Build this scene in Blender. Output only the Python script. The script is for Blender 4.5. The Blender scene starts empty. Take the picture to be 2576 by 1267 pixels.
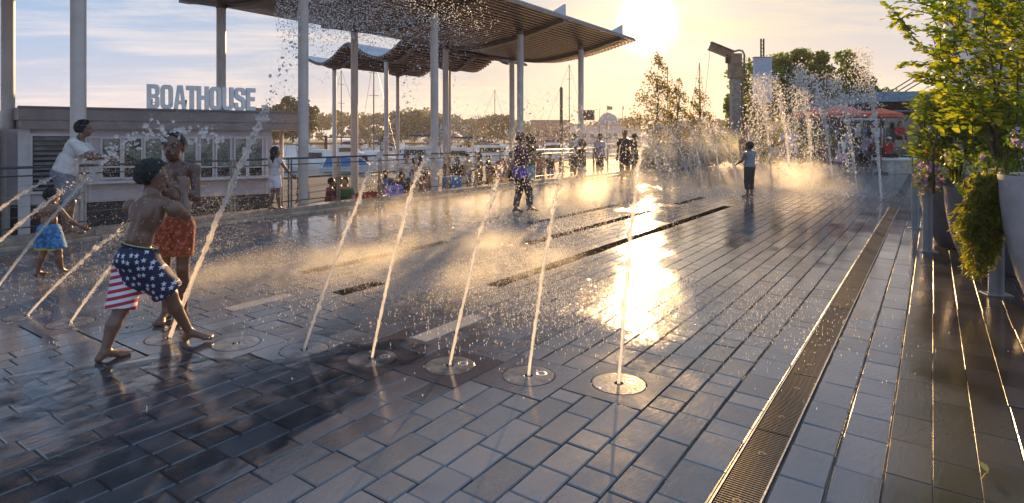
import bpy, math, random
import numpy as np
from mathutils import Vector, Matrix, Euler
R = math.radians
random.seed(7)
RNG = np.random.default_rng(11)
SC = bpy.context.scene
COL = SC.collection

# ------------------------------------------------------------------ camera
H, F, CX, HY = 1.66, 1520.0, 1288.0, 345.0      # eye height, focal length and horizon of the 2576 px wide picture
cam_d = bpy.data.cameras.new('camera')
cam = bpy.data.objects.new('camera', cam_d)
COL.objects.link(cam)
cam.location = (0, 0, H)
cam.rotation_euler = (R(90), 0, 0)
cam_d.sensor_width = 36
cam_d.lens = 36 * F / 2576
cam_d.shift_y = -(633.5 - HY) / 2576
cam_d.clip_start = 0.05
cam_d.clip_end = 4000
SC.camera = cam

# ------------------------------------------------------------------ sky, sun, exposure
SUN_AZ, SUN_EL = R(12.6), R(10.3)
SV = Vector((math.sin(SUN_AZ) * math.cos(SUN_EL), math.cos(SUN_AZ) * math.cos(SUN_EL), math.sin(SUN_EL)))
SKY_STRENGTH = 0.12
world = bpy.data.worlds.new('World')
SC.world = world
world.use_nodes = True


class NT:
    """tiny helper around a node tree"""
    def __init__(s, tree):
        s.t = tree
        s.n = tree.nodes
        s.l = tree.links

    def new(s, typ, **kw):
        n = s.n.new(typ)
        for k, v in kw.items():
            setattr(n, k, v)
        return n

    def put(s, sock, v):
        if hasattr(v, 'is_output') or isinstance(v, bpy.types.NodeSocket):
            s.l.new(v, sock)
        elif v is not None:
            if isinstance(v, (tuple, list)) and len(v) == 3 and sock.type == 'RGBA':
                v = (*v, 1)
            sock.default_value = v

    def math(s, op, a, b=0.0, c=None, clamp=False):
        n = s.new('ShaderNodeMath', operation=op, use_clamp=clamp)
        s.put(n.inputs[0], a)
        s.put(n.inputs[1], b)
        if c is not None:
            s.put(n.inputs[2], c)
        return n.outputs[0]

    def vmath(s, op, a, b=None, scale=None):
        n = s.new('ShaderNodeVectorMath', operation=op)
        s.put(n.inputs[0], a)
        if b is not None:
            s.put(n.inputs[1], b)
        if scale is not None:
            s.put(n.inputs['Scale'], scale)
        return n.outputs['Value'] if op in ('DOT_PRODUCT', 'LENGTH', 'DISTANCE') else n.outputs[0]

    def mix(s, fac, a, b, blend='MIX'):
        n = s.new('ShaderNodeMix', data_type='RGBA', blend_type=blend)
        s.put(n.inputs[0], fac)
        s.put(n.inputs[6], a)
        s.put(n.inputs[7], b)
        return n.outputs[2]

    def noise(s, vec, scale, detail=4.0, rough=0.55, dist=0.0):
        n = s.new('ShaderNodeTexNoise')
        if vec is not None:
            s.put(n.inputs['Vector'], vec)
        n.inputs['Scale'].default_value = scale
        n.inputs['Detail'].default_value = detail
        n.inputs['Roughness'].default_value = rough
        n.inputs['Distortion'].default_value = dist
        return n.outputs['Fac']

    def ramp(s, fac, lo, hi, a=0.0, b=1.0):
        n = s.new('ShaderNodeMapRange', interpolation_type='SMOOTHSTEP')
        s.put(n.inputs[0], fac)
        n.inputs[1].default_value = lo
        n.inputs[2].default_value = hi
        n.inputs[3].default_value = a
        n.inputs[4].default_value = b
        return n.outputs[0]

    def bump(s, h, strength=0.3, dist=0.02, normal=None):
        n = s.new('ShaderNodeBump')
        s.put(n.inputs['Height'], h)
        s.put(n.inputs['Strength'], strength)
        n.inputs['Distance'].default_value = dist
        if normal is not None:
            s.put(n.inputs['Normal'], normal)
        return n.outputs[0]

    def mapping(s, vec, scale=(1, 1, 1), rot=(0, 0, 0), loc=(0, 0, 0)):
        n = s.new('ShaderNodeMapping')
        s.put(n.inputs['Vector'], vec)
        n.inputs['Scale'].default_value = scale
        n.inputs['Rotation'].default_value = rot
        n.inputs['Location'].default_value = loc
        return n.outputs[0]


def build_world():
    w = NT(world.node_tree)
    w.n.clear()
    out = w.new('ShaderNodeOutputWorld')
    bg = w.new('ShaderNodeBackground')
    bg.inputs['Strength'].default_value = SKY_STRENGTH
    sky = w.new('ShaderNodeTexSky', sky_type='NISHITA')
    sky.sun_disc = False
    sky.sun_elevation = SUN_EL
    sky.sun_rotation = SUN_AZ
    sky.air_density = 1.0
    sky.dust_density = 2.2
    sky.ozone_density = 1.6
    tc = w.new('ShaderNodeTexCoord')
    d = tc.outputs['Generated']
    sep = w.new('ShaderNodeSeparateXYZ')
    w.put(sep.inputs[0], d)
    z = w.math('MAXIMUM', sep.outputs[2], 0.0)
    # thin streaky clouds on a flat layer overhead
    inv = w.math('DIVIDE', 1.0, w.math('ADD', z, 0.10))
    px = w.math('MULTIPLY', sep.outputs[0], inv)
    py = w.math('MULTIPLY', sep.outputs[1], inv)
    comb = w.new('ShaderNodeCombineXYZ')
    w.put(comb.inputs[0], px)
    w.put(comb.inputs[1], py)
    cv = w.mapping(comb.outputs[0], scale=(0.85, 1.2, 1), rot=(0, 0, R(-12)))
    n1 = w.noise(cv, 0.85, 7, 0.60, 0.5)
    n2 = w.noise(w.mapping(cv, scale=(0.5, 2.2, 1), loc=(3.1, 7.7, 0)), 1.6, 6, 0.62, 0.3)
    cl = w.math('ADD', w.math('MULTIPLY', n1, 0.6), w.math('MULTIPLY', n2, 0.4))
    mask = w.ramp(cl, 0.445, 0.64)
    dt = w.math('MAXIMUM', w.vmath('DOT_PRODUCT', d, tuple(SV)), 0.0)
    glow_w = w.math('POWER', dt, 7.0)
    glow_m = w.math('POWER', dt, 140.0)
    glow_s = w.math('POWER', dt, 3200.0)
    # cloud brightness: forward scattering makes clouds near the sun brighter and warmer
    warm = w.mix(glow_w, (3.7, 3.5, 3.65), (4.7, 3.7, 2.4))
    skyc = w.mix(1.0, sky.outputs[0], (0.03, 0.03, 0.035), 'MULTIPLY')
    lift = w.mix(1.0, skyc, w.mix(w.math('POWER', dt, 6.0), (0.92, 1.95, 3.35), (2.1, 2.1, 2.15)), 'ADD')     # bright high thin veil
    c = w.mix(w.math('MULTIPLY', mask, 0.74), lift, warm)
    hz = w.math('POWER', w.math('SUBTRACT', 1.0, z), 9.0)
    c = w.mix(w.math('MULTIPLY', hz, 0.62), c, w.mix(glow_w, (4.7, 3.8, 3.5), (5.1, 3.6, 1.9)))
    g1 = w.mix(1.0, (0, 0, 0), w.vmath('SCALE', (1.5, 1.05, 0.45), scale=glow_m), 'ADD')
    c = w.mix(1.0, c, g1, 'ADD')
    g2 = w.vmath('SCALE', (60.0, 52.0, 36.0), scale=glow_s)
    c = w.mix(1.0, c, g2, 'ADD')
    w.put(bg.inputs['Color'], c)
    w.l.new(bg.outputs[0], out.inputs[0])


build_world()
sun_d = bpy.data.lights.new('sun', 'SUN')
sun_d.energy = 5.0
sun_d.angle = R(0.6)
sun_d.color = (1.0, 0.60, 0.25)
sun = bpy.data.objects.new('sun', sun_d)
COL.objects.link(sun)
sun.rotation_euler = SV.to_track_quat('Z', 'Y').to_euler()
sun.location = (20, 85, 60)
SC.view_settings.view_transform = 'Standard'
SC.view_settings.look = 'None'
SC.view_settings.exposure = 0.98
SC.view_settings.gamma = 1.0
SC.view_settings.use_curve_mapping = False
SC.render.engine = 'CYCLES'
SC.cycles.use_denoising = True
SC.cycles.sample_clamp_indirect = 6.0
SC.cycles.max_bounces = 8
SC.cycles.transparent_max_bounces = 12
SC.cycles.volume_bounces = 0
SC.cycles.volume_step_rate = 2.0
SC.cycles.volume_max_steps = 64

# ------------------------------------------------------------------ frames of reference
TH = math.atan2(1057.0, 1520.0)
U = Vector((math.sin(TH), math.cos(TH), 0))          # along the plaza's paving courses
V = Vector((-math.cos(TH), math.sin(TH), 0))         # across them, towards the water


def ab(a, b, z=0.0):
    p = U * a + V * b
    return Vector((p.x, p.y, z))


def gp(x, y, z=0.0):
    """ground point of a picture point, on the level z"""
    Y = F * (H - z) / (y - HY)
    return Vector(((x - CX) / F * Y, Y, z))


def at(x, y, Y):
    return Vector(((x - CX) / F * Y, Y, H - (y - HY) / F * Y))


# ------------------------------------------------------------------ objects
def link(o, parent=None):
    COL.objects.link(o)
    if parent is not None:
        o.parent = parent
    return o


def tag(o, label=None, cat=None, group=None, kind=None):
    if label:
        o['label'] = label
    if cat:
        o['category'] = cat
    if group:
        o['group'] = group
    if kind:
        o['kind'] = kind
    return o


def thing(name, label, cat, loc=(0, 0, 0), rz=0.0, group=None):
    o = bpy.data.objects.new(name, None)
    o.empty_display_size = 0.2
    o.location = loc
    o.rotation_euler = (0, 0, rz)
    link(o)
    return tag(o, label, cat, group)


def np_mesh(name, v, f, mat, smooth=False):
    """v (n,3) array, f (m,k) array with one k"""
    v = np.asarray(v, dtype=np.float32)
    f = np.asarray(f, dtype=np.int32)
    me = bpy.data.meshes.new(name)
    m, k = f.shape
    me.vertices.add(len(v))
    me.vertices.foreach_set('co', v.ravel())
    me.loops.add(m * k)
    me.loops.foreach_set('vertex_index', f.ravel())
    me.polygons.add(m)
    me.polygons.foreach_set('loop_start', np.arange(0, m * k, k, dtype=np.int32))
    me.polygons.foreach_set('loop_total', np.full(m, k, dtype=np.int32))
    me.polygons.foreach_set('use_smooth', np.full(m, smooth, dtype=bool))
    me.update(calc_edges=True)
    me.validate()
    if mat is not None:
        me.materials.append(mat)
    return me


def np_obj(name, v, f, mat, parent=None, smooth=False):
    return link(bpy.data.objects.new(name, np_mesh(name, v, f, mat, smooth)), parent)


class MB:
    """collects primitives, builds one mesh object"""
    def __init__(s):
        s.v = []
        s.f = []

    def add(s, verts, faces):
        o = len(s.v)
        s.v.extend([tuple(p) for p in verts])
        s.f.extend([tuple(i + o for i in fc) for fc in faces])
        return s

    def hexa(s, p):
        return s.add(p, [(3, 2, 1, 0), (4, 5, 6, 7), (0, 1, 5, 4), (1, 2, 6, 5), (2, 3, 7, 6), (3, 0, 4, 7)])

    def box(s, c, size, rz=0.0, m=None):
        x, y, z = (q / 2 for q in size)
        co = [(-x, -y, -z), (x, -y, -z), (x, y, -z), (-x, y, -z), (-x, -y, z), (x, -y, z), (x, y, z), (-x, y, z)]
        M = m if m is not None else Matrix.Rotation(rz, 3, 'Z')
        c = Vector(c)
        return s.hexa([c + M @ Vector(q) for q in co])

    def bbox(s, c, size, bev, rz=0.0):
        """box with a bevelled top edge"""
        x, y, z = (q / 2 for q in size)
        M = Matrix.Rotation(rz, 3, 'Z')
        c = Vector(c)
        ring = lambda X, Y, Z: [(-X, -Y, Z), (X, -Y, Z), (X, Y, Z), (-X, Y, Z)]
        co = ring(x, y, -z) + ring(x, y, z - bev) + ring(x - bev, y - bev, z)
        fs = [(3, 2, 1, 0), (8, 9, 10, 11)]
        for k in (0, 4):
            fs += [(k + i, k + (i + 1) % 4, k + 4 + (i + 1) % 4, k + 4 + i) for i in range(4)]
        return s.add([c + M @ Vector(q) for q in co], fs)

    def cyl(s, p0, p1, r0, r1=None, n=12, caps=True):
        r1 = r0 if r1 is None else r1
        p0, p1 = Vector(p0), Vector(p1)
        d = (p1 - p0)
        if d.length < 1e-6:
            return s
        q = d.to_track_quat('Z', 'Y').to_matrix()
        vs = []
        for p, r in ((p0, r0), (p1, r1)):
            vs += [p + q @ Vector((r * math.cos(2 * math.pi * i / n), r * math.sin(2 * math.pi * i / n), 0)) for i in range(n)]
        fs = [(i, (i + 1) % n, n + (i + 1) % n, n + i) for i in range(n)]
        if caps:
            fs += [tuple(range(n - 1, -1, -1)), tuple(range(n, 2 * n))]
        return s.add(vs, fs)

    def tube(s, pts, r, n=8):
        rs = r if isinstance(r, (list, tuple)) else [r] * len(pts)
        pts = [Vector(p) for p in pts]
        vs, fs = [], []
        for i, p in enumerate(pts):
            d = pts[min(i + 1, len(pts) - 1)] - pts[max(i - 1, 0)]
            q = d.to_track_quat('Z', 'Y').to_matrix()
            vs += [p + q @ Vector((rs[i] * math.cos(2 * math.pi * k / n), rs[i] * math.sin(2 * math.pi * k / n), 0)) for k in range(n)]
        for i in range(len(pts) - 1):
            fs += [(i * n + k, i * n + (k + 1) % n, (i + 1) * n + (k + 1) % n, (i + 1) * n + k) for k in range(n)]
        fs += [tuple(range(n - 1, -1, -1)), tuple(range((len(pts) - 1) * n, len(pts) * n))]
        return s.add(vs, fs)

    def lathe(s, prof, c=(0, 0, 0), n=32):
        c = Vector(c)
        vs, fs = [], []
        for r, z in prof:
            vs += [c + Vector((r * math.cos(2 * math.pi * k / n), r * math.sin(2 * math.pi * k / n), z)) for k in range(n)]
        for i in range(len(prof) - 1):
            fs += [(i * n + k, i * n + (k + 1) % n, (i + 1) * n + (k + 1) % n, (i + 1) * n + k) for k in range(n)]
        return s.add(vs, fs)

    def disc(s, c, r, n=24):
        c = Vector(c)
        return s.add([c + Vector((r * math.cos(2 * math.pi * k / n), r * math.sin(2 * math.pi * k / n), 0)) for k in range(n)], [tuple(range(n))])

    def ell(s, c, r, n=10, m=6, M=None):
        c = Vector(c)
        M = M or Matrix.Identity(3)
        vs, fs = [c + M @ Vector((0, 0, -r[2]))], []
        for i in range(1, m):
            t = math.pi * i / m - math.pi / 2
            vs += [c + M @ Vector((r[0] * math.cos(t) * math.cos(2 * math.pi * k / n), r[1] * math.cos(t) * math.sin(2 * math.pi * k / n), r[2] * math.sin(t))) for k in range(n)]
        vs.append(c + M @ Vector((0, 0, r[2])))
        L = len(vs) - 1
        fs += [(0, 1 + (k + 1) % n, 1 + k) for k in range(n)]
        for i in range(m - 2):
            fs += [(1 + i * n + k, 1 + i * n + (k + 1) % n, 1 + (i + 1) * n + (k + 1) % n, 1 + (i + 1) * n + k) for k in range(n)]
        b = 1 + (m - 2) * n
        fs += [(b + k, b + (k + 1) % n, L) for k in range(n)]
        return s.add(vs, fs)

    def mesh(s, name, mat, smooth=False):
        me = bpy.data.meshes.new(name)
        me.from_pydata(s.v, [], s.f)
        if smooth:
            me.polygons.foreach_set('use_smooth', np.ones(len(me.polygons), dtype=bool))
        me.update()
        if mat is not None:
            me.materials.append(mat)
        return me

    def build(s, name, mat, parent=None, smooth=False, auto=None):
        me = s.mesh(name, mat, smooth)
        if auto is not None:
            me.polygons.foreach_set('use_smooth', np.ones(len(me.polygons), dtype=bool))
            me.set_sharp_from_angle(angle=R(auto))
        return link(bpy.data.objects.new(name, me), parent)


def share(name, me, parent, loc=(0, 0, 0), rot=(0, 0, 0), sc=(1, 1, 1)):
    o = bpy.data.objects.new(name, me)
    o.location = loc
    o.rotation_euler = rot
    o.scale = sc
    return link(o, parent)


# ------------------------------------------------------------------ materials
def pm(name, col, rough=0.6, metal=0.0, var=0.18, scale=5.0, bump=0.15, bscale=60.0, coat=0.0, col2=None, spec=0.5, rvar=0.1):
    m = bpy.data.materials.new(name)
    m.use_nodes = True
    t = NT(m.node_tree)
    b = t.n['Principled BSDF']
    tc = t.new('ShaderNodeTexCoord')
    v = tc.outputs['Object']
    n = t.noise(v, scale, 6, 0.6)
    c2 = col2 or tuple(max(0.0, q * (1 - 2 * var)) for q in col)
    c1 = tuple(min(1.0, q * (1 + var)) for q in col) if col2 is None else col
    t.put(b.inputs['Base Color'], t.mix(t.ramp(n, 0.3, 0.7), c2, c1))
    n2 = t.noise(v, bscale, 4, 0.6)
    t.put(b.inputs['Roughness'], t.ramp(n2, 0.2, 0.8, max(0.02, rough - rvar), min(1, rough + rvar)))
    b.inputs['Metallic'].default_value = metal
    b.inputs['Specular IOR Level'].default_value = spec
    b.inputs['Coat Weight'].default_value = coat
    b.inputs['Coat Roughness'].default_value = 0.08
    if bump:
        t.put(b.inputs['Normal'], t.bump(n2, bump, 0.01))
    return m


def leaf_mat(name, c1, c2, c3, trans=0.5):
    m = bpy.data.materials.new(name)
    m.use_nodes = True
    t = NT(m.node_tree)
    out = t.n['Material Output']
    b = t.n['Principled BSDF']
    geo = t.new('ShaderNodeNewGeometry')
    oi = t.new('ShaderNodeObjectInfo')
    rnd = t.math('FRACT', t.math('ADD', geo.outputs['Random Per Island'], oi.outputs['Random']))
    ramp = t.new('ShaderNodeValToRGB')
    ramp.color_ramp.elements[0].color = (*c1, 1)
    ramp.color_ramp.elements[1].color = (*c3, 1)
    e = ramp.color_ramp.elements.new(0.55)
    e.color = (*c2, 1)
    t.put(ramp.inputs[0], rnd)
    t.put(b.inputs['Base Color'], ramp.outputs[0])
    b.inputs['Roughness'].default_value = 0.5
    tr = t.new('ShaderNodeBsdfTranslucent')
    t.put(tr.inputs['Color'], t.mix(1.0, ramp.outputs[0], (2.6, 2.4, 1.0), 'MULTIPLY'))
    mx = t.new('ShaderNodeMixShader')
    mx.inputs[0].default_value = trans
    t.l.new(b.outputs[0], mx.inputs[1])
    t.l.new(tr.outputs[0], mx.inputs[2])
    t.l.new(mx.outputs[0], out.inputs[0])
    return m


def drop_mat(name, fac=0.55, tint=(0.95, 0.95, 0.95), rough=0.08, clear=0.0):
    """broken water: clear lens-like beads mixed with white aerated scatter"""
    m = bpy.data.materials.new(name)
    m.use_nodes = True
    t = NT(m.node_tree)
    t.n.remove(t.n['Principled BSDF'])
    out = t.n['Material Output']
    g = t.new('ShaderNodeBsdfGlass')
    g.inputs['IOR'].default_value = 1.33
    g.inputs['Roughness'].default_value = rough
    tr = t.new('ShaderNodeBsdfTranslucent')
    tr.inputs[0].default_value = (*tint, 1)
    df = t.new('ShaderNodeBsdfDiffuse')
    df.inputs[0].default_value = (*tint, 1)
    m1 = t.new('ShaderNodeMixShader')
    m1.inputs[0].default_value = 0.12
    t.l.new(tr.outputs[0], m1.inputs[1])
    t.l.new(df.outputs[0], m1.inputs[2])
    m2 = t.new('ShaderNodeMixShader')
    m2.inputs[0].default_value = fac
    t.l.new(g.outputs[0], m2.inputs[1])
    t.l.new(m1.outputs[0], m2.inputs[2])
    m3 = t.new('ShaderNodeMixShader')
    m3.inputs[0].default_value = clear
    tp = t.new('ShaderNodeBsdfTransparent')
    t.l.new(m2.outputs[0], m3.inputs[1])
    t.l.new(tp.outputs[0], m3.inputs[2])
    t.l.new(m3.outputs[0], out.inputs[0])
    return m


def uvw(t):
    """plaza coordinates (a, b, z) of the shaded point"""
    geo = t.new('ShaderNodeNewGeometry')
    return t.mapping(geo.outputs['Position'], rot=(0, 0, TH - R(90)))


# masks: where the jets land the stone carries standing, rippling water
SPLASH = [(5.9, 2.05, 1.25, 1.1, 0.6), (5.2, 3.2, 1.4, 0.9, 0.55), (6.0, 4.6, 2.2, 1.0, 0.9), (5.6, 6.3, 2.6, 1.3, 0.95),
          (4.0, 8.2, 2.2, 1.5, 0.9), (8.2, 5.6, 2.6, 1.1, 0.7), (11.5, 6.8, 3.5, 1.2, 0.5), (18.5, 5.5, 3.0, 2.4, 0.8), (21.0, 3.0, 2.6, 2.2, 0.9)]


def splash_mask(t, P):
    s = t.new('ShaderNodeSeparateXYZ')
    t.put(s.inputs[0], P)
    tot = None
    for a, b, ra, rb, w in SPLASH:
        dx = t.math('DIVIDE', t.math('SUBTRACT', s.outputs[0], a), ra)
        dy = t.math('DIVIDE', t.math('SUBTRACT', s.outputs[1], b), rb)
        r2 = t.math('ADD', t.math('MULTIPLY', dx, dx), t.math('MULTIPLY', dy, dy))
        g = t.math('MULTIPLY', t.math('EXPONENT', t.math('MULTIPLY', r2, -1.1)), w)
        tot = g if tot is None else t.math('MAXIMUM', tot, g)
    return tot


def wet_stone(name, c1, c2, wet=1.0, joint=False, rough=(0.025, 0.09)):
    m = bpy.data.materials.new(name)
    m.use_nodes = True
    t = NT(m.node_tree)
    b = t.n['Principled BSDF']
    P = uvw(t)
    oi = t.new('ShaderNodeObjectInfo')
    geo = t.new('ShaderNodeNewGeometry')
    rnd = t.math('FRACT', t.math('ADD', geo.outputs['Random Per Island'], oi.outputs['Random']))
    big = t.noise(P, 0.55, 5, 0.55)
    med = t.noise(P, 5.0, 6, 0.6)
    fine = t.noise(P, 120.0, 3, 0.6)
    col = t.mix(t.math('ADD', t.math('MULTIPLY', rnd, 0.65), t.math('MULTIPLY', med, 0.35)), tuple(q * .62 for q in c1), tuple(q * 1.35 for q in c2))
    stain = t.ramp(t.noise(P, 1.7, 6, 0.65, 0.8), 0.50, 0.72)
    col = t.mix(t.math('MULTIPLY', stain, 0.45), col, tuple(q * 0.5 for q in c1))
    col = t.mix(t.ramp(fine, 0.55, 0.75, 0.0, 0.35), col, tuple(min(1, q * 2.2) for q in c2))
    t.put(b.inputs['Base Color'], col)
    # cleft stone relief, drawn out along the course
    P2 = t.mapping(P, scale=(1.0, 2.6, 1.0))
    relief = t.math('ADD', t.math('MULTIPLY', t.noise(P2, 14.0, 6, 0.62, 0.4), 1.0), t.math('MULTIPLY', t.noise(P, 90.0, 3, 0.6), 0.22))
    sp = splash_mask(t, P)
    film = t.ramp(t.math('ADD', big, t.math('MULTIPLY', sp, 0.25)), 0.40, 0.62)
    t.put(b.inputs['Normal'], t.bump(relief, 0.42, 0.012))
    b.inputs['Roughness'].default_value = 0.8
    b.inputs['Specular IOR Level'].default_value = 0.0
    b.inputs['Coat Weight'].default_value = wet
    b.inputs['Coat IOR'].default_value = 2.05
    patch = t.ramp(t.noise(P, 0.9, 6, 0.68, 0.5), 0.36, 0.60)
    t.put(b.inputs['Coat Roughness'], t.math('MULTIPLY_ADD', t.math('MULTIPLY', patch, t.math('SUBTRACT', 1.0, t.math('MULTIPLY', sp, 0.8), None, True)), 0.06, t.ramp(film, 0.0, 1.0, rough[1], rough[0])))
    # rippled film where drops fall
    rip = t.math('ADD', t.noise(P, 26.0, 3, 0.6, 0.6), t.math('MULTIPLY', t.noise(P, 70.0, 2, 0.5, 0.3), 0.5))
    hmix = t.math('ADD', t.math('MULTIPLY', relief, t.ramp(film, 0, 1, 0.24, 0.08)), t.math('MULTIPLY', rip, t.math('MULTIPLY', sp, 1.7)))
    t.put(b.inputs['Coat Normal'], t.bump(hmix, 0.55, 0.010))
    return m


M = {}
M['paver'] = wet_stone('wet_granite', (0.066, 0.060, 0.068), (0.118, 0.108, 0.116))
M['paver_warm'] = wet_stone('wet_brown_granite', (0.036, 0.026, 0.021), (0.062, 0.046, 0.037), 0.85, rough=(0.08, 0.22))
M['joint'] = wet_stone('wet_joint_sand', (0.022, 0.020, 0.020), (0.04, 0.036, 0.034), 0.5, rough=(0.2, 0.5))
M['slab'] = wet_stone('wet_slab', (0.060, 0.058, 0.070), (0.085, 0.082, 0.096), 1.0, rough=(0.03, 0.07))
M['band_dark'] = wet_stone('dark_stone_strip', (0.030, 0.020, 0.015), (0.055, 0.040, 0.030), 0.04, rough=(0.5, 0.7))
_b = M['band_dark'].node_tree.nodes['Principled BSDF']
_b.inputs['Coat Weight'].default_value = 0.0
_b.inputs['Specular IOR Level'].default_value = 0.0
M['band_pale'] = wet_stone('pale_stone_strip', (0.26, 0.22, 0.19), (0.34, 0.29, 0.25), 0.5)
M['ledge'] = pm('ledge_stone', (0.34, 0.26, 0.20), 0.45, bump=0.3, coat=0.4)
M['deck'] = pm('deck_concrete', (0.13, 0.11, 0.10), 0.75, bump=0.3)
M['steel'] = pm('stainless', (0.42, 0.41, 0.42), 0.34, 1.0, var=0.06, bump=0.02)
M['cover'] = pm('nozzle_cover', (0.22, 0.205, 0.20), 0.14, 0.25, var=0.25, scale=9, bump=0.06, bscale=60, rvar=0.05)
M['grate'] = pm('grate_iron', (0.060, 0.050, 0.046), 0.5, 0.0, var=0.2, bump=0.15, coat=0.08, spec=0.15)
M['dark'] = pm('dark_void', (0.012, 0.011, 0.012), 0.8, bump=0)
M['rail'] = pm('rail_paint', (0.075, 0.085, 0.10), 0.4, 0.3, bump=0.03)
M['railpost'] = pm('rail_post', (0.33, 0.31, 0.29), 0.4, 0.5, bump=0.03)
M['column'] = pm('column_paint', (0.60, 0.54, 0.50), 0.42, var=0.07, scale=2, bump=0.04)
M['slat'] = pm('bronze_slat', (0.27, 0.195, 0.17), 0.36, 0.35, var=0.12, bump=0.04)
M['rib'] = pm('canopy_rib', (0.20, 0.16, 0.14), 0.45, 0.2, var=0.08, bump=0.03)
M['fin'] = pm('canopy_fin', (0.52, 0.52, 0.53), 0.4, 0.3, var=0.05, bump=0.02)
M['roofsheet'] = pm('canopy_sheet', (0.32, 0.38, 0.47), 0.35, 0.3, var=0.06, bump=0.02)  # metal sheet, blue of the reflected sky put into its colour
M['wall_lilac'] = pm('boathouse_panel', (0.56, 0.49, 0.50), 0.55, var=0.06, scale=1.5, bump=0.06)
M['wall_pale'] = pm('boathouse_trim', (0.68, 0.63, 0.62), 0.55, var=0.05, bump=0.05)
M['fascia'] = pm('boathouse_fascia', (0.33, 0.27, 0.25), 0.5, var=0.10, scale=2, bump=0.06)
M['soffit'] = pm('boathouse_soffit', (0.62, 0.58, 0.56), 0.5, var=0.05, bump=0.04)
M['base_dark'] = pm('boathouse_base', (0.085, 0.065, 0.06), 0.7, bump=0.3)
M['louvre'] = pm('louvre_blade', (0.40, 0.36, 0.36), 0.5, 0.2, bump=0.03)
M['letter'] = pm('sign_white', (0.92, 0.94, 0.93), 0.4, var=0.04, bump=0.02)
M['letter_side'] = pm('sign_return', (0.24, 0.25, 0.26), 0.5, var=0.08, bump=0.02)
M['planter'] = pm('grey_planter', (0.085, 0.087, 0.105), 0.48, var=0.15, scale=3, bump=0.12, bscale=40)
M['planter_pale'] = pm('pale_planter', (0.34, 0.325, 0.345), 0.5, var=0.14, scale=3, bump=0.10, bscale=40)
M['post'] = pm('post_paint', (0.22, 0.24, 0.275), 0.4, 0.2, var=0.06, bump=0.03)
M['soil'] = pm('soil', (0.035, 0.025, 0.018), 0.95, bump=0.8)
M['bark'] = pm('bark', (0.085, 0.06, 0.045), 0.85, bump=0.6, bscale=25)
M['concrete'] = pm('seat_concrete', (0.42, 0.38, 0.34), 0.7, bump=0.2)
M['brick_far'] = pm('far_brick', (0.42, 0.21, 0.17), 0.8, bump=0.1)
M['white'] = pm('gelcoat_white', (0.72, 0.72, 0.72), 0.3, var=0.04, bump=0)
M['navy'] = pm('canvas_navy', (0.03, 0.05, 0.12), 0.7, bump=0.1)
M['canvas_blue'] = pm('canvas_blue', (0.02, 0.13, 0.30), 0.6, bump=0.1)
M['tan'] = pm('canvas_tan', (0.35, 0.27, 0.19), 0.7, bump=0.1)
M['window_dark'] = pm('window_dark', (0.02, 0.025, 0.03), 0.08, var=0.2, bump=0)
M['mast'] = pm('mast_alloy', (0.14, 0.12, 0.11), 0.4, 0.6, bump=0)
M['rust'] = pm('crane_rust', (0.22, 0.14, 0.09), 0.6, var=0.25, scale=2, bump=0.2)
M['crane_grey'] = pm('crane_grey', (0.22, 0.21, 0.20), 0.55, bump=0.1)
M['sign_grey'] = pm('pylon_panel', (0.42, 0.46, 0.52), 0.4, var=0.05, bump=0.02)
M['teal_roof'] = pm('restaurant_roof', (0.16, 0.25, 0.32), 0.4, 0.2, bump=0.03)
M['tower'] = pm('tower_cladding', (0.36, 0.31, 0.27), 0.6, var=0.1, bump=0.05)
M['tower_dark'] = pm('tower_band', (0.14, 0.13, 0.15), 0.5, bump=0.05)
M['shop_dark'] = pm('shop_wall', (0.055, 0.042, 0.038), 0.6, bump=0.1)
M['water_drop'] = drop_mat('water_drops', 0.74, (0.80, 0.80, 0.80), clear=0.06)
M['water_clear'] = drop_mat('water_clear', 0.25, rough=0.03, clear=0.35)
M['water_foam'] = drop_mat('water_foam', 0.66, (0.85, 0.85, 0.85), clear=0.30)
M['green1'] = leaf_mat('leaf_tree', (0.030, 0.062, 0.014), (0.070, 0.115, 0.022), (0.13, 0.155, 0.028), 0.5)
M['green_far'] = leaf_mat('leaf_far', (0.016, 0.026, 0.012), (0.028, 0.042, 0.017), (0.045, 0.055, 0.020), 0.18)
M['green_cyp'] = leaf_mat('leaf_cypress', (0.075, 0.070, 0.026), (0.13, 0.105, 0.035), (0.19, 0.14, 0.045), 0.5)
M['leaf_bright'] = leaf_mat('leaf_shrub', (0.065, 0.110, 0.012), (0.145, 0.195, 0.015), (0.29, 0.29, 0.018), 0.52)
M['leaf_dark'] = leaf_mat('leaf_deep_green', (0.042, 0.082, 0.014), (0.088, 0.140, 0.020), (0.17, 0.205, 0.026), 0.45)  # deeper green for the laurels, strap leaves and flower foliage
M['juniper'] = leaf_mat('leaf_juniper', (0.055, 0.075, 0.012), (0.115, 0.130, 0.016), (0.21, 0.18, 0.020), 0.45)
M['grass_gold'] = leaf_mat('leaf_grass', (0.10, 0.13, 0.02), (0.20, 0.21, 0.03), (0.32, 0.29, 0.05), 0.5)
M['petal'] = leaf_mat('petal_purple', (0.22, 0.12, 0.48), (0.34, 0.22, 0.62), (0.52, 0.38, 0.70), 0.35)
M['petal_red'] = leaf_mat('petal_red', (0.4, 0.08, 0.03), (0.5, 0.12, 0.04), (0.55, 0.2, 0.05), 0.35)

# ================================================================== GROUND
def sheet(name, pts, z, mat, parent=None, kind=None):
    o = MB().add([(p[0], p[1], z) for p in pts], [tuple(range(len(pts)))]).build(name, mat, parent)
    if kind:
        o['kind'] = kind
    return o


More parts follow.
